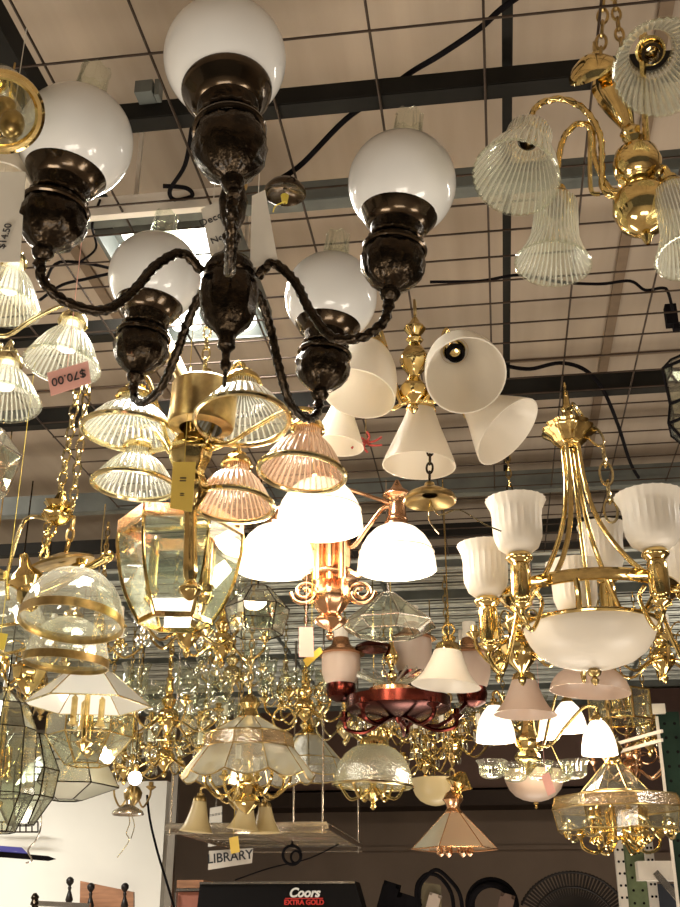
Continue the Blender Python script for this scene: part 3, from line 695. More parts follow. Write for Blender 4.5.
# ------------------------------------------------------------ generic small fixtures of the far rows
def uplight(t, c, d, L, zt, metal, kind, m, wr, hs, ar=.005, lift=.06, candle=None, flute=0, crystals=0, lit=None):
    tip = c + d * L + V(0, 0, zt)
    pts = [c, c + d * L * .3 + V(0, 0, -lift * .4), c + d * L * .62 + V(0, 0, min(zt, 0) - lift), c + d * L * .95 + V(0, 0, zt - lift * .7), tip]
    bm = B(); tube(bm, pts, ar, 6, 4); part('arm', bm, metal, t)
    bm = B(); lathe(bm, [(.004, -.012), (.014, -.004), (.026, .006), (.022, .01), (.012, .012), (.012, .03)], tip, UP, 14); part('cup', bm, metal, t)
    if candle:
        bm = B(); lathe(bm, [(.011, .01), (.011, .075), (.009, .08), (.003, .08)], tip, UP, 10); part('candle_sleeve', bm, candle, t)
    if lit:
        bm = B(); bulb(bm, tip + V(0, 0, .04), UP, .06, .018, 10); part('bulb', bm, lit, t)
    if kind:
        bm = B(); shade(bm, tip + V(0, 0, .02), tip + V(0, 0, .02 + hs), wr, kind, .002, 24, flute=flute, famp=.04); part('lamp_shade', bm, m, t)
    if crystals:
        bm = B()
        for k in range(crystals):
            a = 2 * PI * k / crystals; q = tip + V(math.cos(a), math.sin(a), 0) * .026
            lathe(bm, [(.001, 0), (.004, -.012), (.006, -.03), (.001, -.042)], q, UP, 5)
        part('crystal_drops', bm, CRYS, t)
def small(name, label, px, py, zc, R, n=6, metal=BRASS, kind=None, m=CLEAR, wr=.05, hs=.1, ph=.3, zt=.03, candle=None, flute=0, body=1., lift=.06, crystals=0, cat='chandelier', lit=None, chn=True, loops=0, grp=None, ar=.005, colh=.16):
    c = P(px, py, zc)
    t = thing(name, label, cat, V(c.x, c.y, GZ), grp)
    bm = B(); k = body
    lathe(bm, [(.003, -.10 * k), (.010, -.092 * k), (.014, -.08 * k), (.006, -.07 * k), (.02 * k, -.055 * k), (.04 * k, -.03 * k), (.045 * k, -.005), (.03 * k, .02), (.016, .03), (.026 * k, .045), (.03 * k, .06), (.012, .08), (.018, colh * .6), (.01, colh * .8), (.016, colh * .9), (.006, colh)], c, UP, 24, lambda r, h, t_, i: (r * (1 + .05 * math.cos(8 * t_)), h))
    part('column', bm, metal, t)
    for i in range(n):
        a = ph + 2 * PI * i / n; uplight(t, c + V(0, 0, -.005), V(math.cos(a), math.sin(a), 0), R, zt, metal, kind, m, wr, hs, ar, lift, candle, flute, crystals, lit)
    if loops:
        bm = B()
        for i in range(loops):
            a = 2 * PI * i / loops; d = V(math.cos(a), math.sin(a), 0); q = c + d * R * .5 + V(0, 0, .05)
            ring(bm, q, .045, .003, V(-d.y, d.x, 0), 18, 5)
        ring(bm, c + V(0, 0, .05), R * .5, .003, UP, 24, 5)
        part('scrollwork', bm, metal, t)
    if chn: hang(t, c + V(0, 0, colh), metal, .035, .0028)
    return t, c
def down(name, label, T, R, Y, wr, kind, m, metal=BRASS, chainlen=None, dR=0, cat='pendant light', cap=.05, **k):
    Tp = PY(*T, Y); Rp = PY(*R, Y + dR); t = thing(name, label, cat, V(Tp.x, Tp.y, GZ)); back = (Tp - Rp).normalized(); r = px2m(wr, Y, *R)
    bm = B(); holder(bm, Tp, back, r * .3, cap); part('holder', bm, metal, t)
    bm = B(); shade(bm, Tp, Rp, r, kind, .003, k.get('seg', 40), k.get('flute', 0), k.get('famp', .03), k.get('scallop', 0), k.get('samp', .05)); sh = part('lamp_shade', bm, m, t)
    if k.get('rim'):
        bm = B(); rimring(bm, Tp, Rp, r, k['rim']); part('rim', bm, k.get('rimm', metal), sh)
    if k.get('blb'):
        bm = B(); bulb(bm, Tp, -back, (Rp - Tp).length * .75, r * .3); part('bulb', bm, k['blb'], sh)
    tt = Tp + back * cap
    if k.get('hook'):
        bm = B(); ring(bm, tt + V(0, 0, .02), .02, .004, V(0, 1, 0), 20, 6); part('hook', bm, metal, t)
    if k.get('wire', 1): 
        bm = B(); tube(bm, [tt, V(tt.x, tt.y, GZ)], .0025, 6, 1); part('wire', bm, metal, t)
    return t, Tp, Rp, r

# I: two hemispherical glass bowls on the left with bronze rims
Yi = P(72, 600, 3.0).y
hub = PY(28, 588, Yi)
t = thing('hemisphere_chandelier', 'tilted brass ceiling light with two big clear half-globes in bronze rims at left', 'chandelier', V(hub.x, hub.y, GZ))
bm = B(); lathe(bm, [(.004, -.07), (.02, -.06), (.035, -.03), (.03, 0), (.05, .02), (.04, .04), (.02, .06), (.012, .1)], hub, V(-.25, 0, 1), 28); part('hub', bm, BRASS, t)
bm = B(); tube(bm, [PY(35, 592, Yi), PY(75, 575, Yi), PY(107, 557, Yi)], .011, 10, 4); ball(bm, PY(108, 556, Yi), .018); part('arm', bm, BRASS, t)
bm = B(); tube(bm, [PY(42, 596, Yi + .05), PY(85, 568, Yi + .05)], .013, 10, 4); part('arm', bm, BRASSD, t)
bm = B(); tube(bm, [PY(5, 575, Yi - .1), PY(-20, 570, Yi - .1)], .012, 10, 2); tube(bm, [PY(8, 600, Yi), PY(8, 572, Yi), PY(25, 520, Yi), PY(50, 520, Yi)], .006, 8, 4); part('arm', bm, BRASS2, t)
for (T, R, wr, dR, k) in [((80, 572), (71, 621), 51, -.0, 0), ((73, 618), (66, 662), 46, -.0, 1)]:
    Tp = PY(*T, Yi + (.02 if k == 0 else .3)); Rp = PY(*R, Yi + dR + (.3 if k else 0)); r = px2m(wr, Yi, *R)
    bm = B(); shade(bm, Tp, Rp, r, 'dome', .003, 48, flute=16, famp=.006); sh = part('glass_bowl', bm, HAMM if 0 else RIBG, t)
    bm = B(); rr_ = []; lathe(bm, [(r * 1.0, -.012), (r * 1.03, -.012), (r * 1.03, .012), (r * 1.0, .012), (r * .99, 0), (r * 1.0, -.012)], Rp, Rp - Tp, 56); part('rim', bm, BRASSD, sh)
    bm = B(); holder(bm, Tp, (Tp - Rp).normalized(), .025, .04); part('holder', bm, BRASS, t)
h2 = PY(58, 512, Yi); 
bm = B(); lathe(bm, [(.01, -.04), (.03, -.03), (.045, -.01), (.03, .01), (.045, .025), (.02, .035), (.01, .06)], h2, V(.1, 0, 1), 24, lambda r, h, t_, i: (r * (1 + .1 * math.cos(6 * t_)), h)); part('crown', bm, BRASS, t)
bm = B(); chain(bm, h2 + V(0, 0, .05), V(h2.x + .02, h2.y, GZ), .045, .004); chain(bm, h2 + V(.04, 0, .0), V(h2.x + .05, h2.y, GZ), .045, .004); part('chain', bm, BRASS2, t)
bm = B(); chain(bm, h2, PY(42, 560, Yi), .04, .004); part('chain', bm, BRASS, t)
bm = B(); lathe(bm, [(.01, .02), (.05, .01), (.09, -.005), (.09, -.012), (.01, -.006)], PY(62, 560, Yi + .05), V(-.2, -.2, 1), 32); part('canopy', bm, BRASSD, t)
bm = B(); chain(bm, h2 + V(.05, 0, -.02), PY(66, 552, Yi + .05), .04, .004); part('chain', bm, BRASSD, t)
t, *_ = down('glass_bowl_light', 'clear glass bowl light lying behind the rims at the far left edge', (-4, 585), (5, 640), Yi + .3, 42, 'dome', RIBG, rim=.005)

# J: bent glass lantern behind the brass column
Yj = P(178, 560, 2.95).y
tc_ = PY(181, 528, Yj); bc_ = PY(181, 622, Yj)
t = thing('bent_glass_lantern', 'brass and copper lantern with curved clear glass panels behind the ribbed domes', 'lantern', V(tc_.x, tc_.y, GZ))
rt = px2m(60, Yj, 181, 520); rb = px2m(34, Yj, 181, 610); H = tc_.z - bc_.z; pr = [(1.0, 0), (1.03, .12), (1.0, .3), (.92, .55), (.78, .78), (.58, 1.0)]
for k in range(6):
    a0, a1 = k * PI / 3 + .2, (k + 1) * PI / 3 + .2
    bm = B(); prev = None
    for q, h in pr:
        row = [tc_ + V(math.cos(a) * rt * q, math.sin(a) * rt * q, -H * h) for a in (a0, a1)]
        vs = [bm.verts.new(p) for p in row]
        if prev: bm.faces.new((prev[0], prev[1], vs[1], vs[0]))
        prev = vs
    bmesh.ops.solidify(bm, geom=bm.faces[:], thickness=.003); part('glass_panel', bm, CLEAR if k % 2 else PANEG, t)
    bm = B(); tube(bm, [tc_ + V(math.cos(a0) * rt * q, math.sin(a0) * rt * q, -H * h) for q, h in pr], .005, 6, 3); part('frame_bar', bm, BRASS, t)
for z, q, w_ in ((0, 1.0, .016), (1, .58, .007)):
    bm = B()
    for k in range(6):
        a0, a1 = k * PI / 3 + .2, (k + 1) * PI / 3 + .2
        bar(bm, tc_ + V(math.cos(a0) * rt * q, math.sin(a0) * rt * q, -H * z), tc_ + V(math.cos(a1) * rt * q, math.sin(a1) * rt * q, -H * z), w_, w_ * 2)
    part('frame_ring', bm, COPPER if z == 0 else BRASS, t, smooth=False)
for dx in (-.07, .03, .08):
    bm = B(); q = tc_ + V(dx, .0, -.02); column(bm, q - V(0, 0, H * .75), q, [(0, .006), (.1, .02), (.15, .014), (.25, .02), (.3, .013), (.9, .013), (1, .004)], 14); part('candle_tube', bm, BRASS, t)
bm = B(); tube(bm, [tc_, V(tc_.x, tc_.y, GZ)], .004, 6, 1); part('hanging_rod', bm, BRASS, t)
bm = B(); bar(bm, tc_ + V(-rt, 0, 0), tc_ + V(rt, 0, 0), .01, .01); part('cross_bar', bm, BRASS, t)

small('candle_chandelier', 'small brass candle chandelier directly under the curved glass lantern', 188, 628, 3.6, .17, 5, BRASS, None, zt=.03, crystals=5, lift=.05, candle=IVORY, ph=.2)
small('hurricane_chandelier', 'brass chandelier with clear hurricane chimneys right of the curved glass lantern', 222, 640, 3.9, .16, 4, BRASS, 'tulip', CLEAR, .045, .14, zt=.02, ph=.5)
small('glass_tulip_chandelier', 'brass chandelier crowded with clear glass tulip shades, left of the leaded glass dome', 168, 715, 4.35, .2, 6, BRASS, 'tulip', CLEAR, .06, .13, zt=.02, ph=.1, crystals=6)
small('crystal_chandelier', 'brass and crystal chandelier with looping scrolls below the glass tulip shades', 165, 755, 4.9, .22, 6, BRASS, 'tulip', CLEAR, .04, .08, zt=0, ph=.5, crystals=8, loops=6, candle=IVORY)
small('scroll_arm_chandelier', 'brass scroll arm chandelier between the panel lantern and the crystal chandelier', 108, 745, 5.2, .17, 6, BRASS, None, zt=.02, loops=8, candle=IVORY, lit=None, ph=.8)
small('lit_candle_light', 'small brass light with one glaring bare bulb above the silver pendant', 133, 792, 5.2, .10, 3, BRASSD, None, zt=.03, ph=.9, chn=True)
q = P(135, 778, 4.25); t = thing('glowing_bulb', 'bare glowing light bulb at lower left in front of the white wall', 'light bulb', q)
bm = B(); ball(bm, q, .026); part('glass', bm, GLOW, t)
bm = B(); lathe(bm, [(.012, .015), (.013, .05), (.008, .055), (.002, .056)], q, UP, 12); part('socket', bm, BRASSD, t)
bm = B(); tube(bm, [q + V(0, 0, .05), V(q.x, q.y, GZ)], .0015, 5, 1); part('wire', bm, BLACK, t)
l = bpy.data.lights.new('lamp_light', 'POINT'); l.energy = 4; l.color = WARM; l.shadow_soft_size = .03
lo = bpy.data.objects.new('lamp_light', l); COL.objects.link(lo); lo.location = q + V(0, -.06, 0)

# T: silver pendant with dangling wires
q = PY(128, 812, 4.4)
t = thing('silver_canopy', 'small worn silver canopy with thin wires dangling against the white wall', 'ceiling canopy', q)
bm = B(); lathe(bm, [(.004, .05), (.01, .045), (.012, .03), (.03, .02), (.058, .004), (.064, -.008), (.06, -.012), (.04, -.004), (.008, 0)], q, UP, 36); part('canopy', bm, SILVER, t)
bm = B(); tube(bm, [q + V(0, 0, .04), V(q.x, q.y, GZ)], .0015, 5, 1); tube(bm, [q, q + V(.01, 0, -.04), q + V(-.0, 0, -.08), q + V(.012, 0, -.11), q + V(-.03, 0, -.17)], .0018, 5, 5); tube(bm, [q + V(.01, 0, 0), q + V(.03, 0, -.05), q + V(.02, 0, -.10)], .0018, 5, 5); part('wire', bm, BRASS2, t)

# leaded polyhedral lanterns, far left
def hexlantern(name, label, top, bot, Y, wpx, metal, pane, levels, n=6, cat='lantern', ph=.3, rod=.004, core=True):
    a, b = PY(*top, Y), PY(*bot, Y); b = V(a.x, a.y, b.z); H = a.z - b.z; R = px2m(wpx, Y, *top)
    t = thing(name, label, cat, V(a.x, a.y, GZ)); rings = []
    for q, h in levels: rings.append([a + V(math.cos(ph + 2 * PI * k / n) * R * q, math.sin(ph + 2 * PI * k / n) * R * q, -H * h) for k in range(n)])
    for i in range(len(rings) - 1):
        for k in range(n):
            A, C = rings[i], rings[i + 1]; f = [A[k], A[(k + 1) % n], C[(k + 1) % n], C[k]]
            if levels[i][0] < .02: f = f[1:]
            if levels[i + 1][0] < .02: f = f[:3]
            bm = B(); quad(bm, f, .003); part('glass_pane', bm, pane, t, smooth=False)
    bm = B()
    for i, Rg in enumerate(rings):
        for k in range(n):
            if levels[i][0] > .02: bar(bm, Rg[k], Rg[(k + 1) % n], rod * 1.6, rod * 1.6)
            if i < len(rings) - 1: bar(bm, Rg[k], rings[i + 1][k], rod * 1.6, rod * 1.6, V(.01, .02, 1) if levels[i][0] != levels[i + 1][0] else V(.3, .5, 0))
    part('came_frame', bm, metal, t, smooth=False)
    bm = B(); tube(bm, [a, V(a.x, a.y, GZ)], .003, 6, 1); part('hanging_rod', bm, metal, t)
    if core:
        for k in range(3):
            q = V(a.x, a.y, 0) + V(math.cos(k * 2.1), math.sin(k * 2.1), 0) * R * .25
            bm = B(); lathe(bm, [(.003, 0), (.022, .004), (.012, .02), (.011, .03), (.011, .10), (.003, .11)], V(q.x, q.y, b.z + H * .35), UP, 12); part('candle_tube', bm, BRASS, t)
        bm = B(); column(bm, V(a.x, a.y, b.z + H * .1), a, [(0, .004), (.1, .03), (.15, .01), (.3, .012), (.9, .01), (1, .02)], 16); part('centre_column', bm, BRASS, t)
    return t
hexlantern('leaded_glass_lantern', 'tall leaded clear glass lantern with brass candle tubes at the far left edge', (8, 688), (10, 832), P(10, 750, 3.6).y, 36, BRONZE, PANE, [(.0, 0), (.6, .12), (.9, .3), (1, .75), (.62, 1)], 8, rod=.0022)
hexlantern('small_leaded_lantern', 'lower half of a leaded faceted glass lantern at left above the fan blade', (30, 735), (12, 825), P(20, 790, 4.2).y, 32, BRONZE, PANE, [(.5, 0), (1, .4), (.9, .7), (.4, 1)], 7, core=False, rod=.003)
hexlantern('white_panel_pendant', 'white opal panel pendant with sloping sides and brass lantern body at left', (90, 672), (90, 760), P(95, 700, 3.9).y, 62, BRASS2, opal('white_panel_glass', (.8, .8, .76), .3), [(.36, 0), (1, .38)], 6, rod=.003)
hexlantern('brass_lantern', 'brass and clear glass lantern under the white panel pendant', (93, 695), (95, 765), P(95, 700, 4.3).y, 42, BRASS, PANE, [(.5, 0), (1, .3), (1, .6), (.5, 1)], 6, rod=.003)
hexlantern('prism_pendant', 'leaded prism glass pendant between the left lantern and the crystal chandelier', (72, 735), (75, 800), P(75, 770, 4.5).y, 50, BRONZE, PANEW, [(.1, 0), (.75, .45), (1, .8), (.3, 1)], 6, rod=.003, core=False)
# X: black frame lantern at right edge
hexlantern('black_frame_lantern', 'black framed clear glass lantern cut off by the right edge', (690, 362), (690, 452), P(680, 400, 2.8).y, 30, BLACK, CLEAR, [(.7, 0), (1, .1), (.9, .5), (1.05, .72), (.3, 1)], 6, rod=.004, core=False)
hexlantern('tube_frame_lantern', 'steel framed glass lantern at the left edge beside the brass chains', (-10, 430), (-12, 492), P(0, 460, 2.9).y, 34, SILVER, CLEAR, [(.4, 0), (1, .4), (.7, 1)], 6, rod=.003, core=False)
hexlantern('hex_glass_lantern', 'dark framed clear glass hexagonal lantern under the lit dome shades', (258, 588), (262, 634), P(262, 600, 3.7).y, 32, BRONZE, CLEAR, [(.4, 0), (1, .45), (.8, 1)], 6, rod=.002, core=False)
hexlantern('clear_cone_lantern', 'clear glass panel light with white fittings right under the lit domes', (388, 594), (385, 634), P(390, 600, 3.8).y, 48, SILVER, CLEAR, [(.15, 0), (1, .8), (.7, 1)], 8, rod=.002, core=False)

# L: leaded glass umbrella chandelier
Yl = P(248, 760, 4.25).y
def umbrella(name, label, top, Y, tiers, n, pane, band=None, skirt=None, metal=BRASS, scal=.02, cat='chandelier'):
    a = PY(*top, Y); t = thing(name, label, cat, V(a.x, a.y, GZ)); N = n; lv = []
    for (py, wpx) in tiers:
        z = PY(top[0], py, Y).z; lv.append((z, px2m(wpx, Y, top[0], py)))
    for i in range(len(lv) - 1):
        for k in range(N):
            bm = B(); a0, a1 = 2 * PI * k / N + .2, 2 * PI * (k + 1) / N + .2; rows = []
            for u in range(5):
                tt = u / 4; row = []
                for v in range(5):
                    z = lv[i][0] + (lv[i + 1][0] - lv[i][0]) * tt; r = lv[i][1] + (lv[i + 1][1] - lv[i][1]) * tt
                    an = a0 + (a1 - a0) * v / 4; r2 = r * (math.cos(PI / N) / math.cos((v / 4 - .5) * 2 * PI / N)) * (1 + .03 * math.sin(PI * v / 4))
                    if i == len(lv) - 2: z -= scal * math.sin(PI * v / 4) * tt
                    row.append(bm.verts.new(V(a.x + math.cos(an) * r2, a.y + math.sin(an) * r2, z)))
                rows.append(row)
            for u in range(4):
                for v in range(4): bm.faces.new((rows[u][v], rows[u][v + 1], rows[u + 1][v + 1], rows[u + 1][v]))
            bmesh.ops.solidify(bm, geom=bm.faces[:], thickness=.004)
            part('glass_panel', bm, (band[1] if band and i == band[0] else pane), t)
    bm = B()
    for k in range(N):
        an = 2 * PI * k / N + .2; tube(bm, [V(a.x + math.cos(an) * r, a.y + math.sin(an) * r, z) for z, r in lv], .0022, 6, 1)
    part('ribs', bm, metal, t)
    for i, (z, r) in enumerate(lv[1:]):
        bm = B(); pts = []
        for k in range(N):
            for v in range(4):
                an = 2 * PI * (k + v / 4) / N + .2; rr_ = r * math.cos(PI / N) / math.cos((v / 4 - .5) * 2 * PI / N) * 1.005; zz = z - (scal * math.sin(PI * v / 4) if i == len(lv) - 2 else 0)
                pts.append(V(a.x + math.cos(an) * rr_, a.y + math.sin(an) * rr_, zz))
        tube(bm, pts, .0035, 6, 1, True); part('rim_band', bm, BRASSD if metal is BRASS else metal, t)
    bm = B(); z0 = lv[0][0]; lathe(bm, [(lv[0][1] * 1.05, -.01), (lv[0][1] * 1.1, 0), (lv[0][1] * .8, .015), (.03, .03), (.045, .05), (.03, .075), (.01, .09), (.006, .12)], V(a.x, a.y, z0), UP, 28); part('cap', bm, metal, t)
    hang(t, V(a.x, a.y, z0 + .11), BRASSD, .04, .0035)
    return t, a, lv
mband = glass('amber_textured_glass', (.9, .75, .5), (.45, .32, .16), .6, .9, .1, .3, .5, .6, 90)
t, a, lv = umbrella('leaded_glass_chandelier', 'wide leaded glass umbrella chandelier with a textured amber band and scalloped edge', (250, 700), Yl, [(717, 11), (735, 43), (749, 46), (776, 67)], 10, PANEW, (1, mband), scal=.022)
for k in range(8):
    an = k * PI / 4; d = V(math.cos(an), math.sin(an), 0); q = V(a.x, a.y, lv[-1][0] - .0)
    uplight(t, q + V(0, 0, -.02), d, .17, .03, BRASS, None, None, .04, .08, .006, .06, candle=IVORY)
bm = B(); column(bm, V(a.x, a.y, lv[-1][0] - .14), V(a.x, a.y, lv[0][0]), [(0, .005), (.05, .03), (.12, .05), (.2, .03), (.3, .045), (.4, .02), (1, .02)], 24, .06); part('column', bm, BRASS, t)
for s in (-1, 1):
    bm = B(); ring(bm, V(a.x + s * px2m(38, Yl, 250, 720), a.y - .05, PY(250, 722, Yl).z), .045, .005, V(0, 1, 0), 24, 6); part('loop', bm, BRASS2, t)
t, a, lv = umbrella('pale_panel_chandelier', 'pale sloped glass panel shade half hidden right of the leaded umbrella chandelier', (308, 728), P(308, 760, 5.7).y, [(735, 12), (760, 34), (777, 42)], 8, PANEW, scal=.01)

# M: hammered bowl dome
t, Tp, Rp, r = down('hammered_glass_dome', 'large amber-tinted hammered glass dome pendant with a brass rim, centre bottom', (374, 744), (373, 786), P(373, 770, 4.3).y, 40, 'dome', HAMM, BRASS, rim=.006, rimm=BRASS2, scallop=0)
for k in range(6):
    an = k * PI / 3; bm = B(); tube(bm, [Rp + V(0, 0, .0), Rp + V(math.cos(an) * .08, math.sin(an) * .08, -.05), Rp + V(math.cos(an) * .12, math.sin(an) * .12, -.01), Rp + V(math.cos(an) * .13, math.sin(an) * .13, .01)], .006, 6, 5); part('arm', bm, BRASS, t)
bm = B(); lathe(bm, [(.003, -.09), (.012, -.08), (.008, -.06), (.03, -.05), (.035, -.03), (.015, -.01), (.012, .05)], Rp, UP, 20); part('finial', bm, BRASS, t)

# N: copper chandelier with frosted jars and candles
Yn = P(400, 690, 4.0).y
c = PY(398, 704, Yn - .02)
t = thing('copper_ring_chandelier', 'dark red copper chandelier ring with pinkish frosted jars and white candle sleeves', 'chandelier', V(c.x, c.y, GZ))
bm = B(); R = R_n = px2m(52, Yn, 400, 700); lathe(bm, [(R * .9, .02), (R, .02), (R, -.02), (R * .9, -.03), (R * .4, -.045), (.02, -.05), (.002, -.07)], c, UP, 48); part('ring', bm, COPPERR, t)
bm = B(); lathe(bm, [(R * .45, .02), (R * .45, .055), (R * .4, .06), (.01, .06)], c + V(-.02, 0, 0), UP, 36, cap=False); part('band', bm, COPPER, t)
bm = B(); fan = c + V(-.02, 0, .06)
for k in range(18):
    an = 2 * PI * k / 18; bar(bm, fan, fan + V(math.cos(an) * .13, math.sin(an) * .13, .05), .004, .012)
part('glass_rods', bm, CRYS, t, smooth=False)
bm = B(); column(bm, fan, fan + V(0, 0, .22), [(0, .01), (.2, .02), (.3, .008), (.5, .026), (.7, .01), (1, .006)], 20); part('stem', bm, BRASS, t)
bm = B(); q = PY(374, 647, Yn); lathe(bm, [(.004, .03), (.03, .022), (.068, .004), (.075, -.008), (.07, -.01), (.03, .006), (.004, .01)], q, UP, 36); part('canopy', bm, COPPERR, t)
bm = B(); tube(bm, [fan + V(0, 0, .2), V(fan.x, fan.y, GZ)], .003, 6, 1); part('rod', bm, BRASSD, t)
for k, an in enumerate((.3, 1.5, 2.8, 4.2, 5.4)):
    uplight(t, c + V(0, 0, -.04), V(math.cos(an), math.sin(an), 0), R_n * 1.15, -.0, COPPERR, None, None, .04, .08, .008, .05)

for (x, y0, y1, dy, lab) in [(341, 650, 688, 0, 'left frosted pink glass jar light with copper collar and white candle sleeve'), (412, 635, 676, .1, 'right frosted pink glass jar light with copper collar and white candle sleeve'), (470, 650, 692, .25, 'frosted jar light with white candle sleeve behind the white bell shade')]:
    Y = Yn + dy; T = PY(x, y0, Y); R = PY(x, y1, Y); R = V(T.x, T.y, T.z - (T - R).length); r = px2m(19, Y, x, y0)
    bm = B(); lathe(bm, [(r * .3, .05), (r * .42, .045), (r * .5, .02), (r * .75, .005), (r * 1.2, -.012), (r * 1.25, -.018), (r, -.02)], T, UP, 32); part('jar_collar', bm, COPPER, t)
    bm = B(); L = (T - R).length; lathe(bm, [(r, -.018), (r * 1.02, -L * .3), (r * 1.0, -L * .6), (r * .82, -L * .85), (r * .6, -L), (r * .58, -L), (r * .8, -L * .84), (r * .97, -L * .5), (r * .97, -.018)], T, UP, 36); part('glass_jar', bm, FROSTP, t)
    bm = B(); lathe(bm, [(.026, .045), (.026, .11), (.02, .112), (.002, .112)], T, UP, 20); part('candle_sleeve', bm, IVORY, t)
    bm = B(); lathe(bm, [(r * .75, -L * .9), (r * .8, -L * 1.05), (r * .7, -L * 1.25), (r * .3, -L * 1.35), (.002, -L * 1.36)], T, UP, 28); part('base_cup', bm, COPPERR, t)
    bm = B(); tube(bm, [V(T.x, T.y, R.z - .02), V((T.x + c.x) / 2, (T.y + c.y) / 2, c.z - .06), c + V(0, 0, -.03)], .008, 8, 4); part('jar_arm', bm, COPPERR, t)
t, Tp, Rp, r = down('white_bell_pendant', 'wide white frosted bell pendant with a brass hook, right of the jar lights', (448, 650), (446, 686), P(447, 670, 3.7).y, 35, 'bell', FROST, BRASS, hook=1, seg=48)
t, Tp, Rp, r = down('pink_bell_pendant', 'small pinkish frosted bell pendant above the lit chandelier, under the brass column', (524, 680), (525, 715), P(525, 700, 3.9).y, 32, 'bell', FROSTP, BRASS)
t, Tp, Rp, r = down('second_bowl_light', 'wide frosted bowl light just below the large bowl chandelier', (590, 665), (590, 692), P(590, 680, 3.9).y, 40, 'round', FROSTP, BRASS)

# brass chandelier under tulips at (520, 640)
t, c = small('ornate_brass_chandelier', 'ornate brass column chandelier between the white bell pendant and the frosted bowl', 520, 645, 3.5, .15, 6, BRASS, None, zt=.03, loops=6, body=1.3, candle=None)
small('brass_scroll_chandelier', 'brass scroll chandelier with candle cups at the right edge beside the bowl', 662, 655, 3.9, .2, 6, BRASS, None, zt=.02, loops=6, candle=IVORY, ph=.5)
small('gold_crystal_chandelier', 'gold and crystal chandelier hanging below the copper ring', 385, 728, 5.2, .17, 8, BRASS, None, zt=.02, crystals=8, loops=8, candle=None)
small('gilt_chandelier', 'gilt chandelier with scroll arms between the hammered dome and the lit lamps', 452, 742, 5.0, .17, 6, BRASS, None, zt=.03, loops=7, candle=IVORY, crystals=5)
small('glass_shade_chandelier', 'brass chandelier with small clear glass shades behind the pale panel shade', 305, 705, 4.6, .17, 6, BRASS, 'tulip', CLEAR, .045, .08, zt=.02, loops=5)
small('smoke_glass_chandelier', 'brass chandelier with clear tulip glasses hanging far behind the copper ring', 345, 725, 5.4, .16, 5, BRASS2, 'tulip', CLEAR, .05, .08, zt=.02)
small('brass_candle_chandelier', 'brass candle chandelier behind the left half-globes', 98, 640, 4.2, .17, 6, BRASS, None, zt=.02, crystals=6, candle=IVORY)
small('twin_light_chandelier', 'brass and glass chandelier left of the leaded umbrella, high among the wire shelves', 232, 672, 5.0, .14, 6, BRASS2, 'tulip', CLEAR, .035, .08, zt=.02, crystals=5)
small('dark_scroll_chandelier', 'aged brass scroll chandelier behind the far left lanterns', 42, 700, 5.4, .18, 6, BRASSD, None, zt=.02, loops=6, candle=IVORY)
small('copper_candle_chandelier', 'copper toned candle chandelier beyond the octagonal glass chandelier, by the green post', 630, 765, 5.2, .17, 7, COPPER, None, zt=.02, loops=5, candle=COPPER)
small('gold_arm_chandelier', 'gold arm chandelier deep in the middle above the hammered dome', 410, 722, 5.9, .2, 7, BRASS, None, zt=.02, crystals=6, loops=7)
small('far_brass_chandelier', 'faint brass chandelier far back above the wire shelf', 285, 690, 5.4, .18, 6, BRASS2, 'tulip', CLEAR, .04, .08, zt=.02)
t = hexlantern('clear_cylinder_fixture', 'clear glass cylinder fixture with brass bands below the second bowl', (618, 693), (618, 722), P(620, 710, 4.6).y, 32, BRASS, PANE, [(1, 0), (1, 1)], 8, rod=.004)

# Q: lit glass lamps
Yq = P(535, 740, 4.3).y
c = PY(528, 742, Yq)
t = thing('lit_glass_chandelier', 'brass chandelier with several glaring lit glass shades at lower right', 'chandelier', V(c.x, c.y, GZ))
bm = B(); column(bm, PY(528, 775, Yq), PY(528, 690, Yq), [(0, .005), (.1, .03), (.2, .05), (.3, .03), (.4, .045), (.5, .03), (.7, .02), (1, .01)], 24, .06); part('column', bm, BRASS, t)
hang(t, PY(528, 690, Yq))
for (x, y0, y1, wr, dy) in [(494, 706, 741, 20, -.05), (567, 702, 731, 18, .15), (597, 720, 754, 18, -.1), (546, 716, 738, 12, .25)]:
    T = PY(x, y0, Yq + dy); L = px2m(y1 - y0, Yq + dy, x, y0); R = V(T.x, T.y, T.z - L)
    shaded_arm(t, c, T, R, px2m(wr, Yq + dy, x, y1), 'round', LITG, BRASS, 'over', .05, .006, hr=.02)
    l = bpy.data.lights.new('lamp_light', 'POINT'); l.energy = 3; l.color = WARM; l.shadow_soft_size = .04
    lo = bpy.data.objects.new('lamp_light', l); COL.objects.link(lo); lo.location = R - V(0, 0, .04)
for (x, y) in [(492, 765), (516, 768), (540, 766), (560, 768), (575, 765)]:
    T = PY(x, y + 14, Yq); bm = B(); shade(bm, T, T + V(0, 0, .07), .06, 'tulip', .003, 28, flute=12); part('glass_cup', bm, CLEAR, t)
T = PY(536, 802, Yq + .6); r = px2m(31, Yq + .6, 536, 780)
t = thing('alabaster_bowl_light', 'frosted tan glass bowl light with a tiny finial under the lit glass chandelier', 'light fixture', V(T.x, T.y, GZ))
bm = B(); shade(bm, T, T + V(0, 0, .13), r, 'bowl', .004, 48); part('glass_bowl', bm, FROSTP, t)
bm = B(); lathe(bm, [(.002, -.03), (.008, -.024), (.004, -.016), (.012, -.008), (.01, 0)], T, UP, 16); part('finial', bm, BRASS, t)
bm = B()
for k in range(3): an = k * 2.1; tube(bm, [T + V(math.cos(an) * r * .95, math.sin(an) * r * .95, .125), T + V(0, 0, .45)], .003, 6, 1)
tube(bm, [T + V(0, 0, .45), V(T.x, T.y, GZ)], .003, 6, 1); part('hanging_rods', bm, BRASS, t)

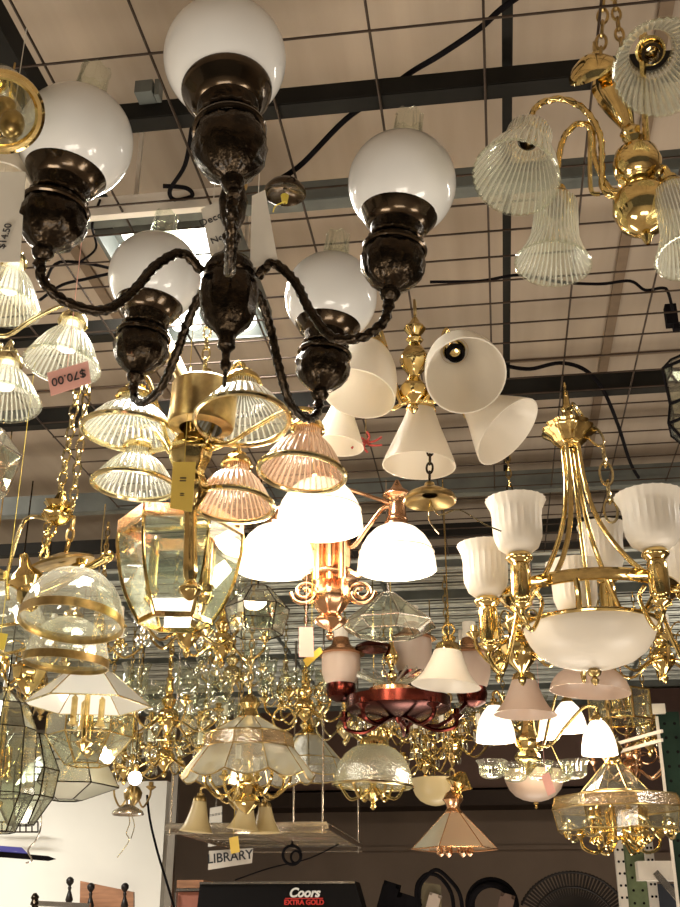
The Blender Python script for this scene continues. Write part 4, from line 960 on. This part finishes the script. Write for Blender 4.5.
# P: octagonal glass panel chandelier
Yp = P(612, 800, 4.3).y
t, a, lv = umbrella('octagonal_glass_chandelier', 'big octagonal glass panel chandelier with brass scrolls at the lower right', (612, 752), Yp, [(762, 8), (793, 36), (798, 63), (810, 66), (831, 62)], 8, PANE, (2, mband), scal=.004)
for k in range(8):
    an = k * PI / 4 + .2; d = V(math.cos(an), math.sin(an), 0); q = V(a.x, a.y, lv[-1][0]) + d * lv[-1][1] * .85
    bm = B(); pts = []
    for j in range(16):
        b_ = j * .5; rr_ = .055 - .002 * j; pts.append(q + V(-d.y, d.x, 0) * math.cos(b_) * rr_ + V(0, 0, math.sin(b_) * rr_ * .8))
    tube(bm, pts, .006, 6, 2); part('scroll', bm, BRASS2, t)
for k in range(10):
    an = k * PI / 5; d = V(math.cos(an), math.sin(an), 0); q = V(a.x, a.y, lv[-1][0] - .04) + d * .1
    bm = B(); lathe(bm, [(.004, -.01), (.02, 0), (.012, .02), (.012, .12), (.002, .13)], q, UP, 12); part('candle_tube', bm, BRASS, t)
for k in range(6):
    uplight(t, V(a.x, a.y, lv[-1][0] - .02), V(math.cos(k * 1.05), math.sin(k * 1.05), 0), .15, .0, BRASS, None, None, .04, .08, .006, .06)

# O: pyramid pendants and bowl
Yo = P(452, 830, 4.6).y
t, a, lv = umbrella('pyramid_pendant', 'copper and glass pyramid pendant hanging low in front of the taupe wall', (453, 800), Yo, [(812, 8), (849, 43)], 6, opal('peach_glow_glass', (.55, .42, .30), .4, .3), metal=COPPER, scal=.002, cat='pendant light')  # lamp glow put into the panel colour as a peach tint
pyr = t
for o_ in pyr.children:
    if o_.name.startswith('glass_panel'):
        if sum((v.co.x for v in o_.data.vertices)) / len(o_.data.vertices) < -.04: o_.data.materials[0] = PANEW; o_['label'] = 'pale textured glass panel'
for k in range(6):
    an = k * PI / 3; bm = B(); lathe(bm, [(.003, -.03), (.018, -.02), (.02, .0), (.01, .02), (.008, .05)], V(a.x + math.cos(an) * .06, a.y + math.sin(an) * .06, lv[-1][0]), UP, 12); part('lamp_socket', bm, COPPER, t)
T = PY(436, 806, Yo + .4); r = px2m(24, Yo + .4, 436, 790)
t = thing('cream_bowl_light', 'small cream alabaster bowl light beside the hammered glass dome', 'light fixture', V(T.x, T.y, GZ))
bm = B(); shade(bm, T, T + V(0, 0, .12), r, 'bowl', .004, 40, flute=6, famp=.02); part('glass_bowl', bm, ALAB, t)
bm = B(); tube(bm, [T + V(0, 0, .0), V(T.x, T.y, GZ)], .003, 6, 1); part('rod', bm, BRASS, t)
t = pyr; bm = B(); column(bm, PY(453, 802, Yo), PY(463, 772, Yo), [(0, .02), (.2, .03), (.4, .015), (.6, .05), (.8, .03), (1, .01)], 20, .2); part('leaf_fitting', bm, BRASS, t)

# S: cream bell shades at the bottom
Ys_ = P(240, 820, 4.75).y
c = PY(238, 798, Ys_)
t = thing('amber_bell_chandelier', 'brass chandelier with three cream amber bell shades above the library sign', 'chandelier', V(c.x, c.y, GZ))
bm = B(); column(bm, PY(238, 812, Ys_), c + V(0, 0, .1), [(0, .004), (.15, .03), (.3, .045), (.5, .025), (.8, .03), (1, .01)], 24); part('column', bm, BRASSD, t)
hang(t, c + V(0, 0, .1))
for (T, R, wr, dy) in [((200, 800), (196, 832), 17, 0), ((247, 804), (243, 830), 17, -.06), ((265, 806), (265, 833), 16, .05)]:
    Tp = PY(*T, Ys_ + dy); Rp = PY(*R, Ys_ + dy); shaded_arm(t, c, Tp, Rp, px2m(wr, Ys_ + dy, *R), 'bell', ALAB, BRASSD, 'over', .05, .006)

# more small fixtures filling the far rows
small('brass_cluster_light', 'brass cluster light between the left half-globes and the leaded lantern', 30, 668, 4.0, .12, 5, BRASS, None, zt=.02, loops=5, body=1.4, candle=None)
small('left_brass_chandelier', 'brass chandelier with clear shades deep behind the far left lantern', 22, 765, 5.0, .2, 6, BRASS, 'tulip', CLEAR, .05, .09, zt=.02, loops=6)
small('low_brass_chandelier', 'brass chandelier above the lit bare bulb, behind the white panel pendant', 125, 765, 5.6, .22, 7, BRASS, 'tulip', CLEAR, .05, .08, zt=.02, crystals=7, loops=6)
small('drop_crystal_chandelier', 'crystal drop chandelier just left of the leaded umbrella dome', 205, 735, 4.95, .16, 6, BRASS2, 'tulip', CLEAR, .045, .09, zt=.04, crystals=8, candle=IVORY)
small('right_crystal_chandelier', 'brass chandelier with crystals squeezed above the octagonal glass chandelier', 648, 735, 5.0, .2, 6, BRASS, None, zt=.02, crystals=8, loops=6, candle=COPPER)
small('tangled_brass_chandelier', 'brass chandelier behind the frosted bell next to the lit shades', 505, 725, 5.4, .2, 7, BRASS, 'tulip', CLEAR, .05, .08, zt=.02, loops=7, crystals=6)
small('bright_scroll_chandelier', 'bright brass scroll chandelier just below the left fluted tulip shades', 497, 655, 4.8, .16, 6, BRASS, None, zt=.03, loops=6, body=1.2, candle=IVORY)
small('amber_glass_chandelier', 'brass chandelier glimpsed right of the hammered dome and above the cream bowl', 425, 760, 5.6, .16, 6, BRASS, None, zt=.03, loops=6, crystals=6)
# tags
card('price_tag', [(299, 627), (313, 627), (314, 657), (299, 657)], Yh - .1, CARDP, 'plain pink paper tag hanging below the lit dome chandelier', 'tag')
card('price_tag', [(303, 660), (320, 647), (323, 652), (307, 667)], Yh - .08, CARDY, 'narrow yellow tag dangling at an angle by the pink tag', 'tag')
card('price_tag', [(-6, 632), (8, 634), (4, 650), (-8, 650)], Yi - .15, CARDY, 'small yellow tag on the glass bowl at the left edge', 'tag')
card('price_tag', [(541, 776), (549, 772), (556, 792), (548, 796)], Yq - .3, CARDP, 'small pink tag under the lit glass chandelier', 'tag')
card('price_tag', [(229, 838), (238, 836), (240, 852), (231, 854)], Ys_ - .2, CARDO, 'small ochre tag just above the library sign', 'tag')

# ------------------------------------------------------------ cords on the grid
def cord(pts, label, r=.006, m=BLACK, name='power_cord', cat='cord'):
    bm = B(); tube(bm, [PZ(x, y, z) for x, y, z in pts], r, 8, 6); return solo(name, bm, m, label, cat)
z = GZ + .02
cord([(282, 178, z), (303, 163, z), (345, 120, z), (380, 96, z + .03), (410, 73, z + .08), (440, 55, z + .03), (480, 28, z), (500, 10, z), (525, -8, z)], 'long black cord running diagonally over the first steel channel', .006)
cord([(430, 282, z), (480, 281, z), (520, 275, z), (560, 282, z), (600, 284, z), (630, 281, z), (645, 290, z), (662, 288, z), (668, 292, z), (673, 312, z)], 'thin black cord lying along the wire grid at right, ending in a plug', .004)
cord([(506, 366, z), (530, 369, z), (560, 363, z), (585, 370, z), (603, 390, z - .02), (618, 425, z - .05), (630, 462, z - .02), (640, 480, z)], 'thick black cord drooping behind the bowl chandelier hook', .006)
cord([(100, 200, z), (92, 225, z), (96, 248, z), (80, 262, z)], 'thin cord between the left globe and the fluorescent fixture', .003)
cord([(40, 300, z), (62, 285, z), (90, 278, z), (115, 270, z), (60, 262, z), (45, 285, z)], 'tangled dark cord on the grid behind the left globe lamp', .004)
cord([(192, 128, z), (185, 165, z), (170, 190, z), (175, 200, z), (192, 196, z), (186, 188, z), (163, 186, z)], 'black cord looping down between the two upper globes', .005)
bm = B(); q = PZ(671, 316, z); box(bm, q, (.03, .03, .06)); box(bm, q + V(.01, 0, -.035), (.018, .02, .02)); solo('plug', bm, BLACK, 'black cord connector plug hanging at the right edge', 'plug', smooth=False)
q = PY(285, 190, PZ(285, 190, GZ - .03).y)
t = thing('ceiling_canopy', 'round dark bronze canopy with a yellow wire nut right of the topmost globe', 'ceiling canopy', q)
bm = B(); lathe(bm, [(.01, .02), (.035, .012), (.045, -.002), (.046, -.01), (.042, -.012), (.03, -.002), (.004, .002)], q, UP, 40); part('canopy', bm, BRONZER, t)
bm = B(); lathe(bm, [(.003, -.02), (.006, -.018), (.009, 0), (.002, .002)], q - V(0, 0, .015), UP, 12); tube(bm, [q - V(0, 0, .03), q + V(-.02, 0, -.04), q + V(-.025, 0, -.055)], .0015, 5, 4); part('wire_nut', bm, CARDY, t)
bm = B(); tube(bm, [q, q + V(0, 0, .03)], .004, 6, 1); part('rod', bm, BRONZE, t)
# grey junction box over the first channel
q = PZ(146, 92, GZ + .05); bm = B(); box(bm, q, (.036, .036, .03)); box(bm, q + V(.026, 0, 0), (.01, .024, .04)); solo('junction_box', bm, STEELT, 'small grey junction box on the first steel channel, above the left globe', 'junction box', smooth=False)

# ------------------------------------------------------------ bottom of the frame: shelves, signs, furniture
Yw = 7.0
def pz(px, py, Y=Yw): return PY(px, py, Y)
# coors sign box
a = pz(200, 882, 6.4); b = pz(355, 882, 6.4); c = pz(355, 925, 6.4)
t = thing('beer_sign', 'black box sign with white and red beer lettering, bottom centre', 'sign', V((a.x + b.x) / 2, 6.5, c.z))
bm = B(); zt, zb = a.z, c.z - .05; xl, xr = a.x, b.x
vs = [bm.verts.new(v) for v in [(xl - .02, 6.4, zb), (xr + .08, 6.4, zb), (xr, 6.4, zt), (xl + .0, 6.4, zt), (xl - .02, 6.62, zb), (xr + .08, 6.62, zb), (xr, 6.62, zt), (xl, 6.62, zt)]]
for f in ((0, 1, 2, 3), (7, 6, 5, 4), (0, 4, 5, 1), (1, 5, 6, 2), (2, 6, 7, 3), (3, 7, 4, 0)): bm.faces.new([vs[i] for i in f])
bmesh.ops.bevel(bm, geom=bm.edges[:], offset=.008, segments=2); part('housing', bm, mat('black_plastic', (.006, .005, .005), .55, spec=.12), t)
bm = B(); box(bm, ((xl + xr) / 2, 6.395, zt - .006), (xr - xl, .012, .012)); part('edge_trim', bm, SILVER, t, smooth=False)
q = pz(304, 893, 6.39); text('Coors', q, V(1, 0, 0), UP, .066, WHITEL, t, shear=.3, ext=.002, bold=.0022)
q = pz(304, 902.5, 6.39); text('EXTRA GOLD', q, V(1, 0, 0), UP, .036, REDP, t, ext=.002, bold=.0012)
bm = B(); q = pz(304, 898.4, 6.392); box(bm, q, (.21, .004, .005)); part('red_line', bm, REDP, t, smooth=False)
# library sign
t = card('library_sign', [(209, 851), (253, 848), (252, 863), (208, 870)], 6.1, WHITEP, 'white card sign reading LIBRARY under the wire shelf', 'sign', py_top=pz(230, 846, 6.1).z)
q = pz(230, 857, 6.08); text('LIBRARY', q, V(1, 0, .1), UP, .066, INK, t, ext=.001, bold=.001)
card('paper_notice', [(210, 808), (222, 806), (222, 845), (208, 847)], 6.3, CARD, 'white printed paper with dark lines behind the bell shades', 'paper notice', [('=====', 0, .3, .03), ('=====', 0, 0, .03), ('=====', 0, -.3, .03)])
# wire shelf
t = thing('wire_shelf', 'chrome wire shelf seen from below, above the black beer sign', 'wire shelf', pz(260, 840))
A1, B1 = PY(166, 827, 5.2), PY(327, 827, 5.2); zs = A1.z + .01; Yfar = 6.55; Yn_ = 5.2
bm = B()
for k in range(14): y = Yn_ + (Yfar - Yn_) * k / 13; tube(bm, [(A1.x, y, zs), (B1.x, y, zs)], .007, 5, 1)
part('deck_wires', bm, SILVER, t, stuff=True)
bm = B()
for y in (Yn_, Yfar): bar(bm, (A1.x, y, zs - .01), (B1.x, y, zs - .01), .01, .012); bar(bm, (A1.x, y, zs - .04), (B1.x, y, zs - .04), .008, .008)
n = 40
for k in range(n):
    x = A1.x + (B1.x - A1.x) * k / n; bar(bm, (x, Yn_, zs - .04), (x + (B1.x - A1.x) / n, Yn_, zs - .01), .004, .004)
for x in (A1.x, B1.x, (A1.x + B1.x) / 2): bar(bm, (x, Yn_, zs - .015), (x, Yfar, zs - .015), .014, .02)
part('truss_frame', bm, SILVER, t, smooth=False)
for x, y in ((A1.x + .02, Yn_), (B1.x - .02, Yn_), (B1.x - .02, Yfar), (A1.x + .02, Yfar)):
    bm = B(); tube(bm, [(x, y, zs - .05), (x, y, GZ)], .005, 10, 1); part('hanging_rod', bm, SILVER, t)
for x in (pz(293, 850, 6.0).x,):
    bm = B(); tube(bm, [(x, 6.0, zs - .02), (x, 6.0, GZ)], .006, 8, 1); part('hanging_rod', bm, SILVER, t)
q = PY(292, 855, 6.2); t = thing('clamp_lamp', 'small black clamp hanging under the wire shelf over the beer sign', 'clamp', q)
bm = B(); ring(bm, q, .05, .008, V(0, 1, .3), 20, 6); ring(bm, q + V(.02, 0, -.01), .03, .006, V(.4, 1, 0), 16, 6); tube(bm, [q + V(0, 0, .04), V(q.x, q.y, zs)], .006, 6, 1); part('clamp', bm, BLACK, t)
cord_pts = [pz(350, 838, 6.45), pz(310, 858, 6.45), pz(270, 868, 6.45), pz(235, 880, 6.45)]
bm = B(); tube(bm, cord_pts, .004, 6, 6); solo('power_cord', bm, BLACK, 'thin dark cable sagging under the wire shelf', 'cord')
# metal post and boxes left of the signs
bm = B(); q = pz(171, 860, 7.0); box(bm, (q.x, 7.0, 1.3), (.045, .045, 2.75)); solo('shelf_post', bm, mat('grey_shelf_post', (.22, .19, .15), .5, .4), 'grey upright shelf post beside the end of the white wall', 'post', smooth=False)
for (x0, y0, x1, y1, m, lab) in [(177, 880, 203, 888, WOOD, 'upper brown cardboard box on the shelf left of the beer sign'), (178, 892, 204, 915, mat('red_brown_board', (.30, .10, .06), .6), 'lower reddish brown box on the shelf left of the beer sign')]:
    a, b = pz(x0, y0, 6.9), pz(x1, y1, 6.9); bm = B(); box(bm, ((a.x + b.x) / 2, 7.1, (a.z + b.z) / 2), (b.x - a.x, .4, a.z - b.z)); bmesh.ops.bevel(bm, geom=bm.edges[:], offset=.004, segments=1)
    solo('cardboard_box', bm, m, lab, 'box', smooth=False)
a, b = pz(176, 889, 6.88), pz(206, 891, 6.88); bm = B(); box(bm, ((a.x + b.x) / 2, 7.1, a.z - .005), (b.x - a.x, .45, .014)); bar(bm, (a.x, 6.88, a.z - .02), (a.x + .02, 6.88, a.z - .35), .01, .01); bar(bm, (b.x, 6.88, a.z - .35), (b.x, 6.88, a.z), .01, .01); solo('side_shelf', bm, SILVER, 'narrow pale shelf board between the two brown boxes', 'shelf', smooth=False)
# ceiling fan blade at left
t = thing('ceiling_fan', 'dark fan blade with a blue-lit upper face hanging at the lower left edge', 'fan', pz(20, 852, 5.0))
p = [pz(-30, 851, 5.0), pz(10, 853, 5.0), pz(45, 857, 5.0), pz(56, 858, 5.0)]
bm = B(); tops = [pz(-30, 846, 5.15), pz(10, 848, 5.12), pz(30, 850, 5.08), pz(56, 858, 5.0)]
quad(bm, [pz(-30, 849, 5.0), pz(-30, 855, 5.0), pz(48, 861, 5.0), pz(56, 859, 5.0), pz(48, 856, 5.0)], .01); part('blade', bm, BLACK, t, smooth=False)
bm = B(); quad(bm, [pz(-30, 844, 5.02), pz(-30, 850, 5.0), pz(28, 854, 5.0), pz(22, 848, 5.02)], .008); part('blue_lit_face', bm, BLUELIT, t, smooth=False)  # blue light on the blade top put into this face's colour
bm = B(); q = pz(28, 852, 4.97); tube(bm, [pz(40, 800, 5.05), pz(41, 825, 5.0), pz(36, 840, 5.0), pz(28, 850, 4.98), pz(32, 860, 4.97), pz(26, 863, 4.97)], .004, 6, 6); solo('dangling_wire', bm, SILVER, 'bent thin wire dangling in front of the fan blade', 'wire')
bm = B(); tube(bm, [PY(147, 795, 5.5), PY(150, 820, 5.5), PY(157, 850, 5.5), PY(166, 880, 5.5), PY(175, 910, 5.5)], .006, 6, 6); solo('wall_cord', bm, BLACK, 'dark cord hanging in front of the white wall end', 'cord')
# wire basket at far left
t = thing('wire_basket', 'small dark wire basket shelf on the white wall at the far left', 'basket', pz(15, 828, 7.3))
bm = B()
for y in (822, 832): bar(bm, pz(-10, y, 7.3), pz(38, y, 7.3), .01, .01)
for k in range(9): x = -10 + 6 * k; bar(bm, pz(x, 822, 7.3), pz(x, 832, 7.3), .008, .008, V(0, 1, 0))
part('wires', bm, BRONZE, t, smooth=False)
# black turned finials, wood headboard and rail
a, b = pz(80, 882, 7.3), pz(134, 925, 7.3)
bm = B(); quad(bm, [pz(81, 881, 7.3), pz(134, 892, 7.3), pz(134, 930, 7.3), pz(80, 930, 7.3)], .03); solo('wood_panel', bm, WOOD, 'tilted brown wooden panel against the white wall at bottom left', 'panel', smooth=False)
for (x, lab) in ((70, 'leftmost black turned finial at the bottom left'), (91, 'middle black turned finial in front of the wooden panel'), (125, 'rightmost black turned finial in front of the wooden panel')):
    y = {70: 881, 91: 887, 125: 887}[x]; q = pz(x, y, 7.1)
    bm = B(); lathe(bm, [(.002, .025), (.014, .021), (.024, .008), (.024, -.008), (.014, -.022), (.008, -.03), (.012, -.04), (.008, -.055), (.016, -.08), (.024, -.11), (.014, -.13), (.02, -.15), (.02, -.6)], q, V(-.05, 0, 1), 20); solo('turned_finial', bm, DWOOD, lab, 'finial')
t = thing('bed_rail', 'pale metal rail with a knob along the bottom left', 'rail', pz(60, 902, 7.0))
bm = B(); bar(bm, pz(33, 903, 7.0), pz(90, 906, 7.0), .02, .03); part('rail', bm, SILVER, t, smooth=False)
bm = B(); column(bm, pz(35, 915, 7.0), pz(35, 893, 7.0), [(0, .02), (.4, .02), (.5, .03), (.7, .02), (.8, .026), (1, .01)], 16); part('knob', bm, BRONZE, t)

# right side: green pallet rack posts, white beams
def perf_post(name, label, x0, y0, x1, y1, Y, w_, m, n=12):
    a = PY(x0, y0, Y); t = thing(name, label, 'rack post', V(a.x, Y, 0)); bm = B()
    box(bm, (a.x, Y, a.z / 2), (w_, .004, a.z)); box(bm, (a.x - w_ / 2, Y + .03, a.z / 2), (.004, .06, a.z)); box(bm, (a.x + w_ / 2, Y + .03, a.z / 2), (.004, .06, a.z)); part('channel', bm, m, t, smooth=False)
    for k in range(n):
        for s in (-1, 1):
            bm = B(); lathe(bm, [(.007, 0), (.0001, .001)], V(a.x + s * w_ * .25, Y - .003, a.z - .05 - k * .06), V(0, -1, 0), 8); part('slot_hole', bm, BLACK, t, smooth=False)
    return t, a
t, a = perf_post('green_rack_post', 'tall dark green perforated rack post at the right edge', 668, 712, 680, 860, P(668, 760, 4.7).y, .085, GREEN, 16)
bm = B(); box(bm, (a.x - .052, a.y - .01, a.z / 2 - .01), (.012, .012, a.z - .02)); part('white_edge', bm, WHITEP, t, smooth=False)
q = PY(656, 709, P(668, 760, 4.65).y); bm = B(); box(bm, q, (.075, .03, .04)); solo('post_cap', bm, WHITEP, 'small white bracket at the top of the green rack post', 'bracket', smooth=False)
t, a = perf_post('green_rack_post', 'shorter green perforated post under the octagonal chandelier', 632, 830, 640, 907, P(632, 860, 5.6).y, .09, mat('faded_green_paint', (.10, .13, .06), .6, .1, .2), 8)
perf_post('grey_rack_post', 'pale grey perforated post left of the faded green post', 619, 840, 625, 907, P(620, 860, 5.9).y, .05, WHITEP, 8)
perf_post('white_rack_post', 'narrow white perforated post right of the faded green post', 648, 838, 655, 907, P(650, 860, 5.8).y, .04, WHITEP, 8)
bm = B(); bar(bm, PY(612, 745, 5.0), PY(662, 731, 4.6), .01, .012); solo('rack_beam', bm, WHITEP, 'upper thin white rack beam reaching left from the green post', 'beam', smooth=False)
bm = B(); bar(bm, PY(618, 752, 5.0), PY(662, 740, 4.6), .01, .012); solo('rack_beam', bm, WHITEP, 'lower thin white rack beam reaching left from the green post', 'beam', smooth=False)
bm = B(); a, b = PY(637, 861, 6.0), PY(690, 880, 6.0); box(bm, ((a.x + b.x) / 2, 6.1, (a.z + b.z) / 2), (b.x - a.x, .2, a.z - b.z)); solo('white_shelf_panel', bm, WHITEP, 'white shelf panel at the lower right edge behind the posts', 'shelf', smooth=False)
bm = B(); bar(bm, PY(655, 872, 5.9), PY(690, 912, 5.9), .03, .03); solo('diagonal_brace', bm, SILVER, 'grey diagonal brace below the white shelf panel', 'brace', smooth=False)
bm = B(); a, b = PY(640, 884, 6.4), PY(700, 930, 6.4); box(bm, ((a.x + b.x) / 2, 6.5, (a.z + b.z) / 2), (b.x - a.x, .2, a.z - b.z)); solo('dark_crate', bm, mat('dark_crate', (.03, .035, .05), .6), 'dark blue-grey crate at the bottom right corner', 'crate', smooth=False)
bm = B(); a, b = PY(600, 690, 7.5), PY(720, 850, 7.5); box(bm, ((a.x + b.x) / 2, 7.6, (a.z + b.z) / 2), (b.x - a.x, .2, a.z - b.z)); solo('dark_cabinet', bm, mat('dark_red_brown', (.06, .028, .02), .5), 'dark reddish brown cabinet panel far behind the green post', 'cabinet', smooth=False)

# rattan fan back
Yr = 7.0; o = PY(575, 930, Yr); t = thing('fan_back_chair', 'dark slatted fan shaped chair back at the bottom right', 'chair', V(o.x, Yr, 0))
R = px2m(58, Yr, 575, 900); bm = B()
for k in range(33):
    an = PI * (.16 + .68 * k / 32); d = V(math.cos(an), 0, math.sin(an) * .95); bar(bm, o + d * R * .25, o + d * R, .0125, .012, V(0, 1, 0))
part('slats', bm, DWOOD, t, smooth=False)
for q_, nm in ((.97, 'outer_hoop'), (.72, 'inner_hoop')):
    bm = B(); tube(bm, [o + V(math.cos(PI * (.14 + .72 * k / 20)), -.02, math.sin(PI * (.14 + .72 * k / 20)) * .95) * R * q_ for k in range(21)], .007, 8, 2); part(nm, bm, DWOOD, t)
bm = B(); 
for s in (-1, 1): tube(bm, [o + V(s * R * .25, 0, .1), V(o.x + s * .2, Yr, 0)], .02, 8, 1)
box(bm, (o.x, Yr - .2, o.z - .55), (.5, .45, .05)); part('seat_frame', bm, DWOOD, t, smooth=False)
# black hoses
q = PY(492, 905, 6.9); bm = B()
for k, (R_, dz) in enumerate([(.13, 0), (.115, .015), (.14, .02)]):
    ring(bm, q + V(0, .02 * k, dz - .02), R_, .016, V(0, 1, .2), 36, 8)
solo('coiled_hose', bm, BLACK, 'thick black hose coil at the bottom right of centre', 'hose')
for (x, y, w_, h_, m, lab, nm) in [(388, 893, 14, 30, BLACK, 'slanted black chair post right of the beer sign', 'chair_post'), (408, 900, 22, 20, BLACK, 'black bag with a glint beside the slanted chair post', 'black_bag'), (432, 902, 10, 26, FROSTP, 'tan leather pad standing between black objects', 'leather_pad'), (505, 900, 12, 22, mat('dim_brown_board', (.12, .07, .05), .7), 'brown slat beside the coiled hose', 'brown_slat')]:
    q = pz(x, y + 8, 6.8); bm = B(); W_ = px2m(w_, 6.8); H_ = px2m(h_, 6.8)
    box(bm, q, (W_, .12, H_), Matrix.Rotation(.3, 3, 'Y')); bmesh.ops.bevel(bm, geom=bm.edges[:], offset=min(W_, .12) * .25, segments=3); solo(nm, bm, m, lab, nm.split('_')[-1])
# horseshoe backed lantern / bonnet chair
q = pz(432, 900, 6.75); t = thing('arched_frame', 'black double arched frame with a brown panel at the bottom centre right', 'frame', q)
bm = B(); W_ = px2m(13, 6.75)
for dx, s_ in ((0, 1), (.03, 1.15)):
    tube(bm, [q + V(dx - W_ * s_, 0, -.15), q + V(dx - W_ * s_, 0, .05), q + V(dx - W_ * .6 * s_, 0, .12), q + V(dx, 0, .14 * s_), q + V(dx + W_ * .7 * s_, 0, .11), q + V(dx + W_ * 1.3 * s_, 0, .02), q + V(dx + W_ * 1.4 * s_, 0, -.15)], .011, 8, 5)
part('arch', bm, BLACK, t)
bm = B(); quad(bm, [q + V(-W_ * .7, .02, -.15), q + V(W_ * .6, .02, -.15), q + V(W_ * .6, .02, .08), q + V(-W_ * .7, .02, .1)], .01); part('panel', bm, mat('olive_brown_panel', (.14, .11, .06), .6), t, smooth=False)
# red silk tassel
q = PY(366, 442, Yc + .15); t = thing('red_ribbon', 'small red ribbon tied in the gap under the white shades', 'ribbon', q); bm = B()
for k in range(6):
    an = k * 1.1; tube(bm, [q, q + V(math.cos(an) * .02, .0, math.sin(an) * .015), q + V(math.cos(an + .4) * .045, 0, math.sin(an + .4) * .03)], .003, 6, 4)
part('bow', bm, CLOTH, t)
bm = B(); tube(bm, [q, V(q.x, q.y, GZ)], .001, 5, 1); part('thread', bm, BRASSD, t)
